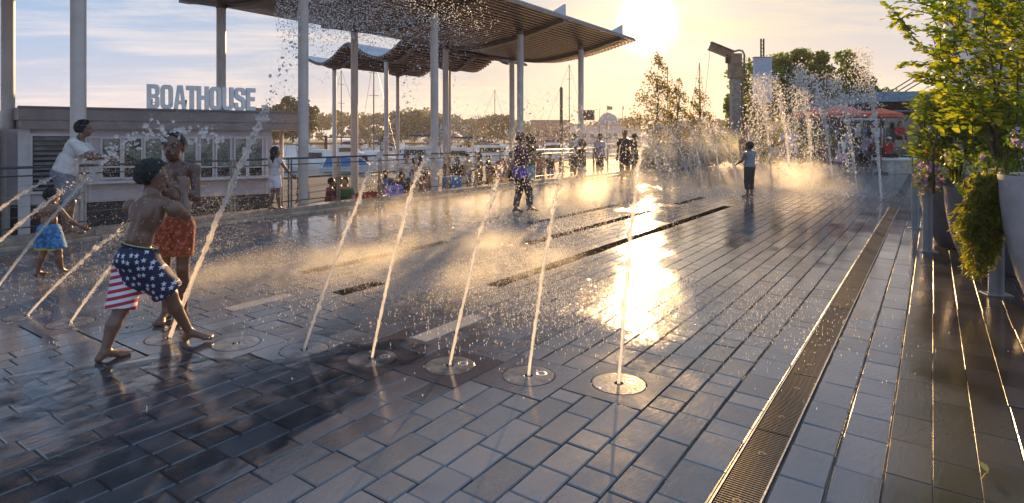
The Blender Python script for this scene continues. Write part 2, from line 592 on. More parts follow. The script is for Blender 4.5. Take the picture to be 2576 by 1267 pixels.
M['ground'] = pm('ground_far', (0.15, 0.13, 0.12), 0.7, bump=0.2)
LEDGE_B0, LEDGE_B1, LEDGE_Z = 11.0, 11.62, 0.14
DECK_Z, WATER_Z = -0.7, -1.6
sheet('ground', [ab(-30, 11.55), ab(-30, -70), ab(330, -70), ab(330, 11.55)], -0.020, M['ground'], kind='structure')

pave = sheet('pavement', [ab(-2, 11.0), ab(-2, -6), ab(34, -6), ab(34, 11.0)], -0.012, M['joint'], kind='structure')

W3 = 0.191
jr = sheet('joint_fill', [ab(-2, 0.192), ab(-2, -6), ab(34, -6), ab(34, 0.192)], -0.0048, M['joint'], pave)
B_SLAB0 = 1.4465
NOZ = [(1557, 965), (1330, 945), (1127, 918), (932, 900), (765, 880), (605, 868), (447, 858), (340, 830), (190, 818), (80, 800)]
NOZ_P = [gp(*q) for q in NOZ] + [ab(1.85, 7.37), ab(1.64, 7.94), ab(1.43, 8.51)]
slabs = []
for i in range(13):
    b0 = B_SLAB0 + 3 * W3 * i
    p = NOZ_P[i]
    a = p.dot(U)
    slabs.append((a - 0.30, a + 0.29, b0, b0 + 3 * W3))
    NOZ_P[i] = ab(a, b0 + 1.5 * W3)
DARK_BANDS = {13: [(5.4, 14.8)], 19: [(4.2, 4.8), (7.8, 12.9), (14.5, 16.6)], 25: [(4.6, 7.3), (9.6, 15.1)]}
PALE_BANDS = {10: [(3.62, 4.42)], 11: [(4.75, 5.3)], 21: [(3.2, 3.9)]}

courses = [(0.838, 1.0645)] + [(1.0645 + W3 * k, 1.0645 + W3 * (k + 1)) for k in range(52)]
courses_right = [(0.41, 0.627), (0.19, 0.41)] + [(0.19 - W3 * (k + 1), 0.19 - W3 * k) for k in range(24)]


def in_view(a, b, m=0.06):
    p = U * a + V * b
    return p.y > 2.45 and abs(p.x / p.y) < 0.85 + m


pavers = []      # (Y, a0, a1, b0, b1, warm)
strips = []
for ci, (b0, b1) in enumerate(courses + courses_right):
    bm = 0.5 * (b0 + b1)
    right = ci >= len(courses)
    k = round((b0 - B_SLAB0) / W3)
    blocked = [(s0, s1) for s0, s1, sb0, sb1 in slabs if sb0 < bm < sb1]
    if not right:
        for tab, mt in ((DARK_BANDS, 'band_dark'), (PALE_BANDS, 'band_pale')):
            for r0, r1 in tab.get(k, []):
                blocked.append((r0, r1))
                strips.append((r0, r1, b0, b1, mt))
    blocked.sort()
    a = -1.6 + random.random() * 0.4
    amax = 32.0
    while a < amax:
        blk = next(((x0, x1) for x0, x1 in blocked if x1 > a), None)
        if blk and a >= blk[0] - 0.01:
            a = blk[1]
            continue
        lim = blk[0] if blk else amax
        L = random.choice((0.19, 0.27, 0.27, 0.36, 0.36, 0.36, 0.42))
        if right:
            L = random.choice((0.30, 0.36, 0.42))
        if lim - a < L + 0.14:
            L = lim - a if lim - a < 0.5 else (lim - a) / 2
        if in_view(a + L / 2, bm, 0.10):
            Y = (U * (a + L / 2) + V * bm).y
            vis = in_view(a + L / 2, bm, 0.0)
            pavers.append((Y if vis else Y + 100, a, a + L, b0, b1, bm < 0.19))
        a += L

J, BEV, TH_P = 0.0055, 0.006, 0.012
pavers.sort()
mesh_cache = {}


def paver_mesh(l, w, key):
    k = (round(l, 3), round(w, 3), key)
    if k not in mesh_cache:
        mb = MB().bbox((0, 0, -TH_P / 2), (l - 2 * J, w - 2 * (J if key == 'paver' else .0026), TH_P), BEV if key == 'paver' else 0.0009)
        mesh_cache[k] = mb.mesh('paver', M[key])
    return mesh_cache[k]


RZP = R(90) - TH
for (Y, a0, a1, b0, b1, wm) in pavers[:296]:
    p = ab((a0 + a1) / 2, (b0 + b1) / 2, random.uniform(-0.0022, 0.0016))
    share('paver', paver_mesh(a1 - a0, b1 - b0, 'paver_warm' if wm else 'paver'), pave, p,
          (random.gauss(0.004 if wm else 0.019, 0.003 if wm else 0.008), random.gauss(-0.012, 0.006), RZP))
for warm in (False, True):
    vs, fs, o = [], [], 0
    rest = [q for q in pavers[296:] if q[5] == warm]
    for (Y, a0, a1, b0, b1, wm) in rest:
        dz = random.uniform(-0.0022, 0.0016)
        far_k = max(0.25, 1.0 - max(0, Y - 6) / 10)
        ta, tb = random.gauss(0.012 * far_k, 0.005), random.gauss((0.003 if warm else 0.019) * far_k, 0.003 if warm else 0.006)
        ac, bc = (a0 + a1) / 2, (b0 + b1) / 2
        for (ins, z) in ((J, -TH_P), (J, -BEV), (J + BEV, 0.0)):
            for (x, y) in ((a0 + ins, b0 + ins), (a1 - ins, b0 + ins), (a1 - ins, b1 - ins), (a0 + ins, b1 - ins)):
                q = U * x + V * y
                vs.append((q.x, q.y, z + dz + ta * (x - ac) + tb * (y - bc)))
        fs += [(o + 8, o + 9, o + 10, o + 11)]
        for kk in (0, 4):
            fs += [(o + kk + i, o + kk + (i + 1) % 4, o + kk + 4 + (i + 1) % 4, o + kk + 4 + i) for i in range(4)]
        o += 12
    oo = np_obj('paver', vs, fs, M['paver_warm' if warm else 'paver'], pave)
    oo['kind'] = 'stuff'

for (r0, r1, b0, b1, mt) in strips:
    o = MB().bbox((0, 0, -0.004), (r1 - r0 - 0.01, b1 - b0 - 0.008, 0.016), 0.004).build('stone_strip', M[mt], pave)
    o.location = ab((r0 + r1) / 2, (b0 + b1) / 2, -0.002)
    o.rotation_euler = (0, 0, RZP)

# water film added to darken the near left paving like the canopy's reflection
m = bpy.data.materials.new('reflection_film_water')
m.use_nodes = True
t = NT(m.node_tree)
t.n.remove(t.n['Principled BSDF'])
P = uvw(t)
nb = t.bump(t.math('ADD', t.noise(P, 13.0, 3, 0.6, 0.5), t.math('MULTIPLY', t.noise(P, 60.0, 2, 0.5, 0.3), 0.4)), 0.16, 0.01)
fr_ = t.new('ShaderNodeFresnel')
fr_.inputs['IOR'].default_value = 1.42
t.put(fr_.inputs['Normal'], nb)
gl = t.new('ShaderNodeBsdfGlossy')
gl.inputs['Roughness'].default_value = 0.025
t.put(gl.inputs['Normal'], nb)
tp = t.new('ShaderNodeBsdfTransparent')
tp.inputs[0].default_value = (1, 1, 1, 1)
mx = t.new('ShaderNodeMixShader')
cov = t.ramp(t.math('ADD', t.math('MULTIPLY', t.noise(P, 1.5, 6, 0.66, 0.6), 0.75), t.math('MULTIPLY', t.noise(P, 9.0, 4, 0.6), 0.25)), 0.42, 0.54)
t.put(mx.inputs[0], t.math('MULTIPLY', fr_.outputs[0], cov))
t.l.new(tp.outputs[0], mx.inputs[1])
t.l.new(gl.outputs[0], mx.inputs[2])
t.l.new(mx.outputs[0], t.n['Material Output'].inputs['Surface'])
M['canopy_reflection_film'] = m
rg = np.random.default_rng(3)
outline = [(-160, 1420), (440, 1330), (560, 1210), (640, 1165), (770, 1080), (900, 1010), (985, 950), (1075, 905), (1090, 868), (985, 852), (930, 862), (860, 862), (760, 900), (600, 905), (450, 890), (300, 915), (180, 925), (0, 950), (-330, 985)]  # traces the edge of the dark canopy reflection on wet stone
pts = []
for i in range(len(outline)):
    p0, p1 = gp(*outline[i]), gp(*outline[(i + 1) % len(outline)])
    k = max(2, int((p1 - p0).length / .035))
    for j in range(k):
        q = p0.lerp(p1, j / k)
        w_ = .030 * math.sin(q.x * 17 + 2 * math.sin(q.y * 11)) + .022 * math.sin(q.y * 31 + q.x * 9) + .010 * math.sin(q.x * 83)
        pts.append((q.x + w_, q.y + .8 * w_))
sheet('canopy_reflection_film', pts, 0.0062, M['canopy_reflection_film'], kind='structure')

# -------------------------------------------------------------- fountain nozzles in the near row
NOZ_SAY = ['at the near end of the row, closest to the slot drain', 'second from the slot drain, lid half in bright reflection', 'third from the slot drain', 'fourth from the slot drain, on dark wet paving',
           'fifth from the slot drain, lid flooded with ripples', 'with no jet, just right of the striding boy', 'under the raised foot of the striding boy', 'between the legs of the striding boy',
           'just left of the striding boy', 'at the left with a low curving jet', 'cut by the left edge of the picture', 'outside left, second last of the row', 'outside left, last of the row']


def nozzle_plate(i, p):
    t = thing('fountain_nozzle', 'round steel nozzle lid ' + NOZ_SAY[i], 'fountain nozzle', (p.x, p.y, 0), RZP, 'near row of fountain nozzles')
    # slab with a round opening
    a0, a1 = -0.295 + 0.005, 0.29 - 0.0
    hw = 1.5 * W3 - 0.005
    n = 48
    Rr = 0.188
    mb = MB()
    vs, fs = [], []
    for k in range(n):
        th = 2 * math.pi * k / n
        c, s = math.cos(th), math.sin(th)
        q = min(0.288 / max(abs(c), 1e-6), hw / max(abs(s), 1e-6))
        vs += [(Rr * c, Rr * s, -0.02), (Rr * c, Rr * s, -0.001), (q * c, q * s, -0.0005), (q * c * 1.012, q * s * 1.012, -0.012)]
    for k in range(n):
        j = (k + 1) % n
        for r in range(3):
            fs.append((4 * k + r, 4 * j + r, 4 * j + r + 1, 4 * k + r + 1))
    mb.add(vs, [tuple(reversed(f)) for f in fs]).build('slab', M['slab'], t)
    lid = MB().lathe([(0.030, -0.014), (0.030, 0.0), (0.032, 0.0008), (0.178, 0.0008), (0.1795, 0.0), (0.1795, -0.018)], n=48).build('lid', M['cover'], t, auto=20)
    MB().lathe([(0.026, 0.0010), (0.030, 0.0026), (0.036, 0.0026), (0.040, 0.0010)], (0.075, -0.055, 0.0), n=24).build('light_ring', M['steel'], t, smooth=True)
    MB().disc((0, 0, -0.010), 0.031, 16).build('jet_hole', M['dark'], t)
    MB().lathe([(0.011, -0.012), (0.013, 0.002), (0.008, 0.003), (0.007, -0.01)], n=12).build('spout', M['steel'], t, smooth=True)
    for q in (0.6, 2.7, 4.8):
        MB().cyl((0.16 * math.cos(q), 0.16 * math.sin(q), 0.001), (0.16 * math.cos(q), 0.16 * math.sin(q), 0.003), 0.006, n=8).build('screw', M['steel'], t)
    return t


for i, p in enumerate(NOZ_P[:11]):
    nozzle_plate(i, p)

# -------------------------------------------------------------- slot drain
dr = thing('trench_drain', 'long narrow iron grating drain crossing the wet stone paving', 'drain', ab(1.0, 0.733, 0), RZP)
A0, A1 = -0.2, 17.0
for s in (-1, 1):
    MB().box(((A0 + A1) / 2 - 1.0, s * 0.0945, -0.006), (A1 - A0, 0.008, 0.018)).build('edge_frame', M['steel'], dr)
MB().add([(A0 - 1, -0.09, -0.010), (A1 - 1, -0.09, -0.010), (A1 - 1, 0.09, -0.010), (A0 - 1, 0.09, -0.010)], [(0, 1, 2, 3)]).build('channel', M['dark'], dr)
PITCH = 0.0195
bar_me = MB().bbox((0, 0, -0.005), (0.0115, 0.176, 0.010), 0.002).mesh('bar', M['grate'])
first = 1.05
nb = 0
a = first
far_bars = MB()
while a < A1:
    x = a - 1.0
    if nb < 290:
        if a > 1.0:
            share('bar', bar_me, dr, (x, 0, 0))
            nb += 1
    else:
        far_bars.box((x, 0, -0.004), (0.0115, 0.176, 0.008))
    a += PITCH
fb = far_bars.build('bar', M['grate'], dr)
fb['kind'] = 'stuff'
for k in range(32):
    a = 1.35 + k * 0.5
    MB().cyl((a - 1, 0.0, -0.006), (a - 1, 0.0, 0.0008), 0.020, n=12).build('bolt_plate', M['grate'], dr)
    MB().cyl((a - 1, 0.0, 0.0009), (a - 1, 0.0, 0.0016), 0.011, n=10).build('bolt_hole', M['dark'], dr)
for k in range(8):
    a = 1.62 + k * 1.0
    MB().box((a - 1, 0, -0.003), (0.006, 0.178, 0.010)).build('section_joint', M['dark'], dr)

# -------------------------------------------------------------- ledge, lower deck, harbour water, far land
def slab_ab(mb, a0, a1, b0, b1, z0, z1):
    return mb.hexa([ab(a0, b0, z0), ab(a1, b0, z0), ab(a1, b1, z0), ab(a0, b1, z0), ab(a0, b0, z1), ab(a1, b0, z1), ab(a1, b1, z1), ab(a0, b1, z1)])


ledge = slab_ab(MB(), -6, 40, 11.30, LEDGE_B1, -0.9, -0.03).build('ledge', M['ledge'])
ledge['kind'] = 'structure'
a = -6.0
stones = []
while a < 38:
    L = 1.46
    for (b0, b1, z1) in ((11.0, 11.24, 0.055), (11.245, LEDGE_B1 + 0.03, LEDGE_Z)):
        mb = MB()
        p0, p1 = ab(a + 0.006, b0, -0.03), ab(a + L - 0.006, b1, z1)
        c = (p0 + p1) / 2
        mb.bbox((0, 0, 0), (L - 0.012, b1 - b0, z1 + 0.03), 0.012)
        o = mb.build('kerb_stone', M['ledge'], ledge)
        o.location = c
        o.rotation_euler = (0, 0, RZP)
    a += L
sheet('lower_deck', [ab(-12, LEDGE_B1 - 0.1), ab(60, LEDGE_B1 - 0.1), ab(60, 30), ab(-12, 30)], DECK_Z, M['deck'], kind='structure')
m = bpy.data.materials.new('harbour_water')
m.use_nodes = True
t = NT(m.node_tree)
b = t.n['Principled BSDF']
b.inputs['Base Color'].default_value = (0.03, 0.04, 0.05, 1)
b.inputs['Roughness'].default_value = 0.12
geo = t.new('ShaderNodeNewGeometry')
t.put(b.inputs['Normal'], t.bump(t.noise(t.mapping(geo.outputs['Position'], scale=(1, 0.6, 1)), 1.2, 5, 0.6), 0.4, 0.2))
M['harbour'] = m
sheet('harbour_water', [ab(-300, 28), ab(600, 28), (700, 560), (700, 600), (-700, 600), (-700, -230)], WATER_Z, M['harbour'], kind='structure')
quay = slab_ab(MB(), -12, 60, 29.6, 30.2, -2.2, DECK_Z + 0.1).build('quay_edge', M['deck'])
quay['kind'] = 'structure'

# -------------------------------------------------------------- railing
rl = thing('guard_railing', 'long dark metal railing with thin bars along the stone ledge', 'railing', ab(0, 11.42, LEDGE_Z), RZP)
RA0, RA1 = -2.4, 30.0
for z, r in ((1.05, 0.021), (0.92, 0.012), (0.13, 0.012)):
    MB().cyl((RA0, 0, z), (RA1, 0, z), r, n=10).build('rail', M['rail'], rl, smooth=True)
a = 0.2
while a < RA1:
    mb = MB()
    mb.box((a - 0.035, 0, 0.53), (0.012, 0.05, 1.06)).box((a + 0.035, 0, 0.53), (0.012, 0.05, 1.06))
    mb.box((a, 0, 0.006), (0.14, 0.10, 0.012)).box((a, 0, 0.60), (0.06, 0.02, 0.03))
    mb.build('post', M['railpost'], rl)
    a += 1.3
for z in (0.29, 0.45, 0.61, 0.77):
    MB().cyl((RA0, 0, z), (RA1, 0, z), 0.0035, n=5).build('cable', M['railpost'], rl)

# ================================================================== CANOPIES
def smooth_prof(pts):
    xs = [p[0] for p in pts]
    zs = [p[1] for p in pts]
    def f(b):
        b = min(max(b, xs[0]), xs[-1])
        i = max(0, min(len(xs) - 2, int(np.searchsorted(xs, b) - 1)))
        p0, p1, p2, p3 = zs[max(i - 1, 0)], zs[i], zs[i + 1], zs[min(i + 2, len(xs) - 1)]
        t = (b - xs[i]) / (xs[i + 1] - xs[i])
        return 0.5 * (2 * p1 + (p2 - p0) * t + (2 * p0 - 5 * p1 + 4 * p2 - p3) * t * t + (3 * p1 - p0 - 3 * p2 + p3) * t ** 3)
    return f


def canopy(label, prof, bs, a0, a1, rib_a, cols, pitch, fin_end, wrib=0.30):
    f = smooth_prof(prof)
    b0, b1 = bs
    t = thing('slatted_canopy', label, 'canopy', ab((a0 + a1) / 2, (b0 + b1) / 2, 0), 0)
    o0 = t.location
    P = lambda a, b, z: ab(a, b, z) - o0
    n = 44
    # curved sheet on top, with thickness
    mb = MB()
    vs = []
    for i in range(n + 1):
        b = b0 + (b1 - b0) * i / n
        for a in (a0, a1):
            vs += [P(a, b, f(b) + 0.13), P(a, b, f(b) + 0.165)]
    fs = []
    for i in range(n):
        k, j = 4 * i, 4 * (i + 1)
        fs += [(k, j, j + 2, k + 2), (k + 1, k + 3, j + 3, j + 1), (k, k + 1, j + 1, j), (k + 2, j + 2, j + 3, k + 3)]
    fs += [(0, 2, 3, 1), (4 * n, 4 * n + 1, 4 * n + 3, 4 * n + 2)]
    mb.add(vs, fs).build('roof_sheet', M['roofsheet'], t)
    k = int((b1 - b0) / pitch)
    for i in range(k + 1):
        b = b0 + (b1 - b0) * i / k
        z = f(b)
        sl = math.atan((f(b + 0.02) - f(b - 0.02)) / 0.04)
        mb = MB()
        w, h = pitch * 0.27, 0.055
        vs = []
        for a in (a0 - 0.05, a1 + 0.05):
            for db, dz in ((-w, -h), (w, -h), (w, h), (-w, h)):
                vs.append(P(a, b + db * math.cos(sl) - dz * math.sin(sl), z + 0.06 + db * math.sin(sl) + dz * math.cos(sl)))
        mb.hexa([vs[0], vs[1], vs[2], vs[3], vs[4], vs[5], vs[6], vs[7]])
        mb.build('slat', M['slat'], t)
    for ra in rib_a:
        mb = MB()
        vs, fs = [], []
        for i in range(n + 1):
            b = b0 + (b1 - b0) * i / n
            z = f(b)
            for a in (ra - wrib / 2, ra + wrib / 2):
                vs += [P(a, b, z - 0.10), P(a, b, z + 0.02)]
        for i in range(n):
            k2, j = 4 * i, 4 * (i + 1)
            fs += [(k2, j, j + 2, k2 + 2), (k2 + 1, k2 + 3, j + 3, j + 1), (k2, k2 + 1, j + 1, j), (k2 + 2, j + 2, j + 3, k2 + 3)]
        fs += [(0, 2, 3, 1), (4 * n, 4 * n + 1, 4 * n + 3, 4 * n + 2)]
        mb.add(vs, fs).build('rib', M['rib'], t)
        # fin standing on the near edge above the rib
        z = f(b0)
        q = [(b0 + 0.02, z + 0.16), (b0 + 1.5, f(b0 + 1.5) + 0.17), (b0 + 1.35, f(b0 + 1.5) + 0.30), (b0 + 0.02, z + fin_end)]
        mb = MB()
        mb.hexa([P(ra - 0.05, *q[0]), P(ra + 0.05, *q[0]), P(ra + 0.05, *q[1]), P(ra - 0.05, *q[1]),
                 P(ra - 0.05, *q[3]), P(ra + 0.05, *q[3]), P(ra + 0.05, *q[2]), P(ra - 0.05, *q[2])])
        mb.build('fin', M['fin'], t)
    for (ca, cb, z0, r) in cols:
        mb = MB()
        zt = f(cb) - 0.04
        mb.cyl(P(ca, cb, z0), P(ca, cb, zt - 0.10), r, n=20)
        c = mb.build('column', M['column'], t, auto=40)
        MB().cyl(P(ca, cb, zt - 0.12), P(ca, cb, zt), r * 1.12, n=20).build('collar', M['rib'], c, auto=40)
        MB().cyl(P(ca, cb, z0), P(ca, cb, z0 + 0.03), r * 1.5, n=20).build('foot_plate', M['railpost'], c, auto=40)
    return t


COL_A = [-0.25, 4.2, 8.65, 13.1, 17.55, 22.0]
canopy('huge wet canopy with bronze slats on tall pale columns over the railing',
       [(10.4, 5.70), (11.7, 5.42), (12.9, 5.20), (14.4, 5.08), (16.0, 5.30), (17.7, 5.60)], (10.4, 17.7), -9.0, 24.1,
       [-0.25, 4.2, 8.9, 13.8, 18.2, 22.9], [(a, 11.85, DECK_Z, 0.115) for a in COL_A] + [(a, 15.3, DECK_Z, 0.115) for a in COL_A], 0.155, 0.55)
canopy('smaller wave shaped slatted canopy behind the big one, its top coloured with reflected sky blue',
       [(17.4, 5.35), (18.4, 5.85), (19.2, 5.95), (20.0, 5.5), (20.8, 5.22), (21.8, 5.45), (22.8, 5.98), (23.3, 5.98), (24.2, 5.45), (25.1, 5.22), (26.7, 5.72)], (17.4, 26.7), 19.3, 26.3,
       [20.2, 24.6], [(20.1, 25.0, DECK_Z, 0.10), (24.55, 25.0, DECK_Z, 0.10), (19.5, 20.6, DECK_Z, 0.10), (23.9, 20.6, DECK_Z, 0.10)], 0.165, 0.45)

# ================================================================== BOATHOUSE
C0 = Vector((-9.56, 11.7, 0))
E = Vector((4.68, 3.0, 0)).normalized()
N = Vector((E.y, -E.x, 0))


def fac(x, y, inset=0.0):
    """(s, z) of the point of the facade plane seen at picture point x, y"""
    d = Vector(((x - CX) / F, 1, 0))
    o = C0 - N * inset
    k = o.dot(N) / d.dot(N)
    p = d * k
    return (p - C0).dot(E), H - (y - HY) / F * k


bh = thing('boathouse', 'low lilac grey boathouse with a deep flat roof and louvre', 'building', (C0.x, C0.y, 0), math.atan2(E.y, E.x))
# local frame: x along the facade, y away from the viewer (= -N)
rz = math.atan2(E.y, E.x)
ZT, ZB = 2.237, 1.833
s_end = 5.5
wing = Matrix.Rotation(-rz, 3, 'Z') @ (Vector((-0.72, 0.69, 0)) * 4.8)


def prism(mb, poly, z0, z1):
    n = len(poly)
    mb.add([(x, y, z0) for x, y in poly] + [(x, y, z1) for x, y in poly],
           [tuple(range(n - 1, -1, -1)), tuple(range(n, 2 * n))] + [(i, (i + 1) % n, n + (i + 1) % n, n + i) for i in range(n)])


mb = MB()
prism(mb, [(0, 0), (s_end, 0), (s_end, 4.2), (wing.x, 4.5), (wing.x, wing.y)], ZB + 0.16, ZT)
roof = mb.build('roof', M['fascia'], bh)
mb = MB()
prism(mb, [(0.04, 0.03), (s_end - 0.04, 0.03), (s_end - 0.04, 4.1), (wing.x + .05, 4.4), (wing.x + .05, wing.y)], ZB, ZB + 0.16)
mb.build('fascia_trim', M['fascia'], roof)
mb = MB()
prism(mb, [(0.06, 0.05), (s_end - 0.06, 0.05), (s_end - 0.06, 4.0), (wing.x + .1, 4.3), (wing.x + .1, wing.y)], ZB - 0.015, ZB - 0.002)
mb.build('soffit', M['soffit'], roof)
MB().box((s_end / 2, -0.008, ZT + 0.012), (s_end + 0.02, 0.08, 0.03)).build('roof_edge', M['letter_side'], roof)
INS = 0.28
sw1 = fac(684, 400, INS)[0]
mb = MB()
prism(mb, [(0.12, INS), (sw1, INS), (sw1, 3.8), (-1.2, 3.8), (-1.2, INS + 1.2)], 0.30, ZB - 0.016)
wall = mb.build('wall', M['wall_lilac'], bh)
mb = MB()
prism(mb, [(0.16, INS + 0.04), (sw1 - 0.05, INS + 0.04), (sw1 - 0.05, 3.7), (-1.2, 3.7), (-1.2, INS + 1.2)], DECK_Z, 0.30)
mb.build('plinth', M['base_dark'], bh)


def fbox(name, mat, x0, x1, z0, z1, y0, y1, parent):
    return MB().box(((x0 + x1) / 2, (y0 + y1) / 2, (z0 + z1) / 2), (x1 - x0, y1 - y0, z1 - z0)).build(name, mat, parent)


# corner pilaster
s0, s1 = fac(46, 400, INS)[0], fac(80, 400, INS)[0]
fbox('pilaster', M['wall_pale'], s0, s1 - 0.02, DECK_Z, ZB - 0.02, INS - 0.06, INS - 0.004, bh)
MB().box((-0.7, INS + 0.55, 0.6), (1.7, 0.05, 2.5), m=Matrix.Rotation(math.atan2(wing.y, wing.x), 3, 'Z')).build('side_panel', M['wall_pale'], bh)
MB().box((-1.5, INS + 0.75, 0.9), (0.9, 0.06, 1.4), m=Matrix.Rotation(math.atan2(wing.y, wing.x), 3, 'Z')).build('side_door', M['window_dark'], bh)
# louvre
l0, z1 = fac(83, 343, INS)
l1, z0 = fac(196, 478, INS)
lv = fbox('louvre_vent', M['window_dark'], l0, l1, z0, z1, INS - 0.01, INS + 0.02, bh)
nL = 11
for i in range(nL):
    zc = z0 + (z1 - z0) * (i + 0.5) / nL
    MB().box(((l0 + l1) / 2, INS - 0.045, zc), (l1 - l0 - 0.03, 0.075, 0.018), m=Matrix.Rotation(R(28), 3, 'X')).build('blade', M['louvre'], lv)
for (a0_, a1_, b0_, b1_) in ((l0 - .05, l0, z0 - .05, z1 + .05), (l1, l1 + .05, z0 - .05, z1 + .05), (l0, l1, z1, z1 + .05), (l0, l1, z0 - .05, z0)):
    fbox('frame', M['wall_pale'], a0_, a1_, b0_, b1_, INS - 0.075, INS - 0.003, lv)
# windows
m = bpy.data.materials.new('tinted_glass')
m.use_nodes = True
t = NT(m.node_tree)
b = t.n['Principled BSDF']
tc = t.new('ShaderNodeTexCoord')
t.put(b.inputs['Base Color'], t.mix(t.ramp(t.noise(tc.outputs['Object'], 3.2, 5, 0.6), 0.30, 0.75), (0.04, 0.055, 0.045), (0.22, 0.28, 0.235)))
b.inputs['Roughness'].default_value = 0.06
b.inputs['Specular IOR Level'].default_value = 0.9
M['glass'] = m
for wi, (x0, x1) in enumerate(((258, 302), (313, 355), (366, 407), (418, 452), (463, 492), (505, 534), (546, 578), (592, 618), (626, 658))):
    s0, z1 = fac(x0, 350, INS)
    s1, z0 = fac(x1, 446, INS)
    w = fbox('window', M['glass'], s0, s1, z0, z1, INS - 0.012, INS - 0.003, bh)
    zm = z0 + (z1 - z0) * 0.27
    fr = 0.035
    for (a0_, a1_, b0_, b1_) in ((s0 - fr, s0, z0 - fr, z1 + fr), (s1, s1 + fr, z0 - fr, z1 + fr), (s0, s1, z1, z1 + fr), (s0, s1, z0 - fr, z0), (s0, s1, zm - .014, zm + .014)):
        fbox('frame', M['wall_pale'], a0_, a1_, b0_, b1_, INS - 0.05, INS - 0.002, w)
    fbox('lower_pane', M['window_dark'], s0, s1, z0, zm - .014, INS - 0.016, INS - 0.0125, w)
s0, z1 = fac(205, 456, INS)
fbox('counter_shelf', M['wall_pale'], s0, sw1, z1 - 0.06, z1, INS - 0.22, INS - 0.004, bh)
fbox('panel_strip', M['wall_pale'], s0, sw1, ZB - 0.20, ZB - 0.165, INS - 0.03, INS - 0.004, bh)
for x in (224, 412, 498, 668):
    s0, _ = fac(x, 400, INS)
    fbox('panel_joint', M['wall_pale'], s0, s0 + 0.045, 0.30, ZB - 0.21, INS - 0.025, INS - 0.004, bh)
# lit pillar under the overhang
s0, _ = fac(712, 350, 0.8)
MB().cyl((s0, 1.0, DECK_Z), (s0, 1.0, ZB - 0.02), 0.05, n=12).build('canopy_post', M['wall_pale'], bh, smooth=True)

# -------------------------------------------------------------- roof sign BOATHOUSE
def rr(x0, y0, x1, y1, r, n=4):
    pts = []
    for cx, cy, st in ((x1 - r, y0 + r, -90), (x1 - r, y1 - r, 0), (x0 + r, y1 - r, 90), (x0 + r, y0 + r, 180)):
        pts += [(cx + r * math.cos(R(st + 90 * k / n)), cy + r * math.sin(R(st + 90 * k / n))) for k in range(n + 1)]
    return pts


GLY = {
    'B': [[(0, 0), (.43, 0), (.53, .03), (.6, .12), (.6, .42), (.57, .48), (.5, .52), (.57, .56), (.6, .62), (.6, .88), (.53, .97), (.43, 1), (0, 1)], [(.22, .16), (.22, .44), (.36, .44), (.39, .40), (.39, .20), (.36, .16)], [(.22, .59), (.22, .84), (.36, .84), (.39, .80), (.39, .63), (.36, .59)]],
    'O': [rr(0, 0, .6, 1, .19), rr(.215, .16, .385, .84, .07)],
    'A': [[(0, 0), (.2, 0), (.225, .2), (.375, .2), (.4, 0), (.6, 0), (.43, 1), (.17, 1)], [(.245, .36), (.30, .80), (.355, .36)]],
    'T': [[(.19, 0), (.41, 0), (.41, .82), (.58, .82), (.58, 1), (.02, 1), (.02, .82), (.19, .82)]],
    'H': [[(0, 0), (.21, 0), (.21, .42), (.39, .42), (.39, 0), (.6, 0), (.6, 1), (.39, 1), (.39, .60), (.21, .60), (.21, 1), (0, 1)]],
    'U': [[(0, 1), (0, .19), (.03, .09), (.1, .02), (.19, 0), (.41, 0), (.5, .02), (.57, .09), (.6, .19), (.6, 1), (.39, 1), (.39, .22), (.36, .17), (.30, .15), (.24, .17), (.21, .22), (.21, 1)]],
    'S': [[(0, .33), (0, .15), (.05, .05), (.15, 0), (.45, 0), (.55, .05), (.6, .15), (.6, .43), (.5, .56), (.22, .69), (.2, .73), (.2, .81), (.25, .86), (.35, .86), (.4, .81), (.4, .68), (.6, .68), (.6, .86), (.55, .95), (.45, 1), (.15, 1), (.05, .95), (0, .86), (0, .62), (.1, .50), (.38, .37), (.4, .33), (.4, .19), (.35, .14), (.25, .14), (.2, .19), (.2, .33)]],
    'E': [[(0, 0), (.5, 0), (.5, .18), (.21, .18), (.21, .42), (.46, .42), (.46, .60), (.21, .60), (.21, .82), (.5, .82), (.5, 1), (0, 1)]],
}


def glyph_mesh(ch, sx, sy, depth):
    cu = bpy.data.curves.new('letter', 'CURVE')
    cu.dimensions = '2D'
    cu.fill_mode = 'BOTH'
    cu.extrude = depth / 2
    for poly in GLY[ch]:
        sp = cu.splines.new('POLY')
        sp.points.add(len(poly) - 1)
        for q, (x, y) in zip(sp.points, poly):
            q.co = (x * sx, y * sy, 0, 1)
        sp.use_cyclic_u = True
    o = bpy.data.objects.new('letter', cu)
    COL.objects.link(o)
    dg = bpy.context.evaluated_depsgraph_get()
    me = bpy.data.meshes.new_from_object(o.evaluated_get(dg))
    bpy.data.objects.remove(o)
    bpy.data.curves.remove(cu)
    me.materials.clear()
    me.materials.append(M['letter'])
    me.materials.append(M['letter_side'])
    for p in me.polygons:
        p.material_index = 0 if p.normal.z > 0.7 else 1
        p.use_smooth = False
    me.name = 'letter'
    return me


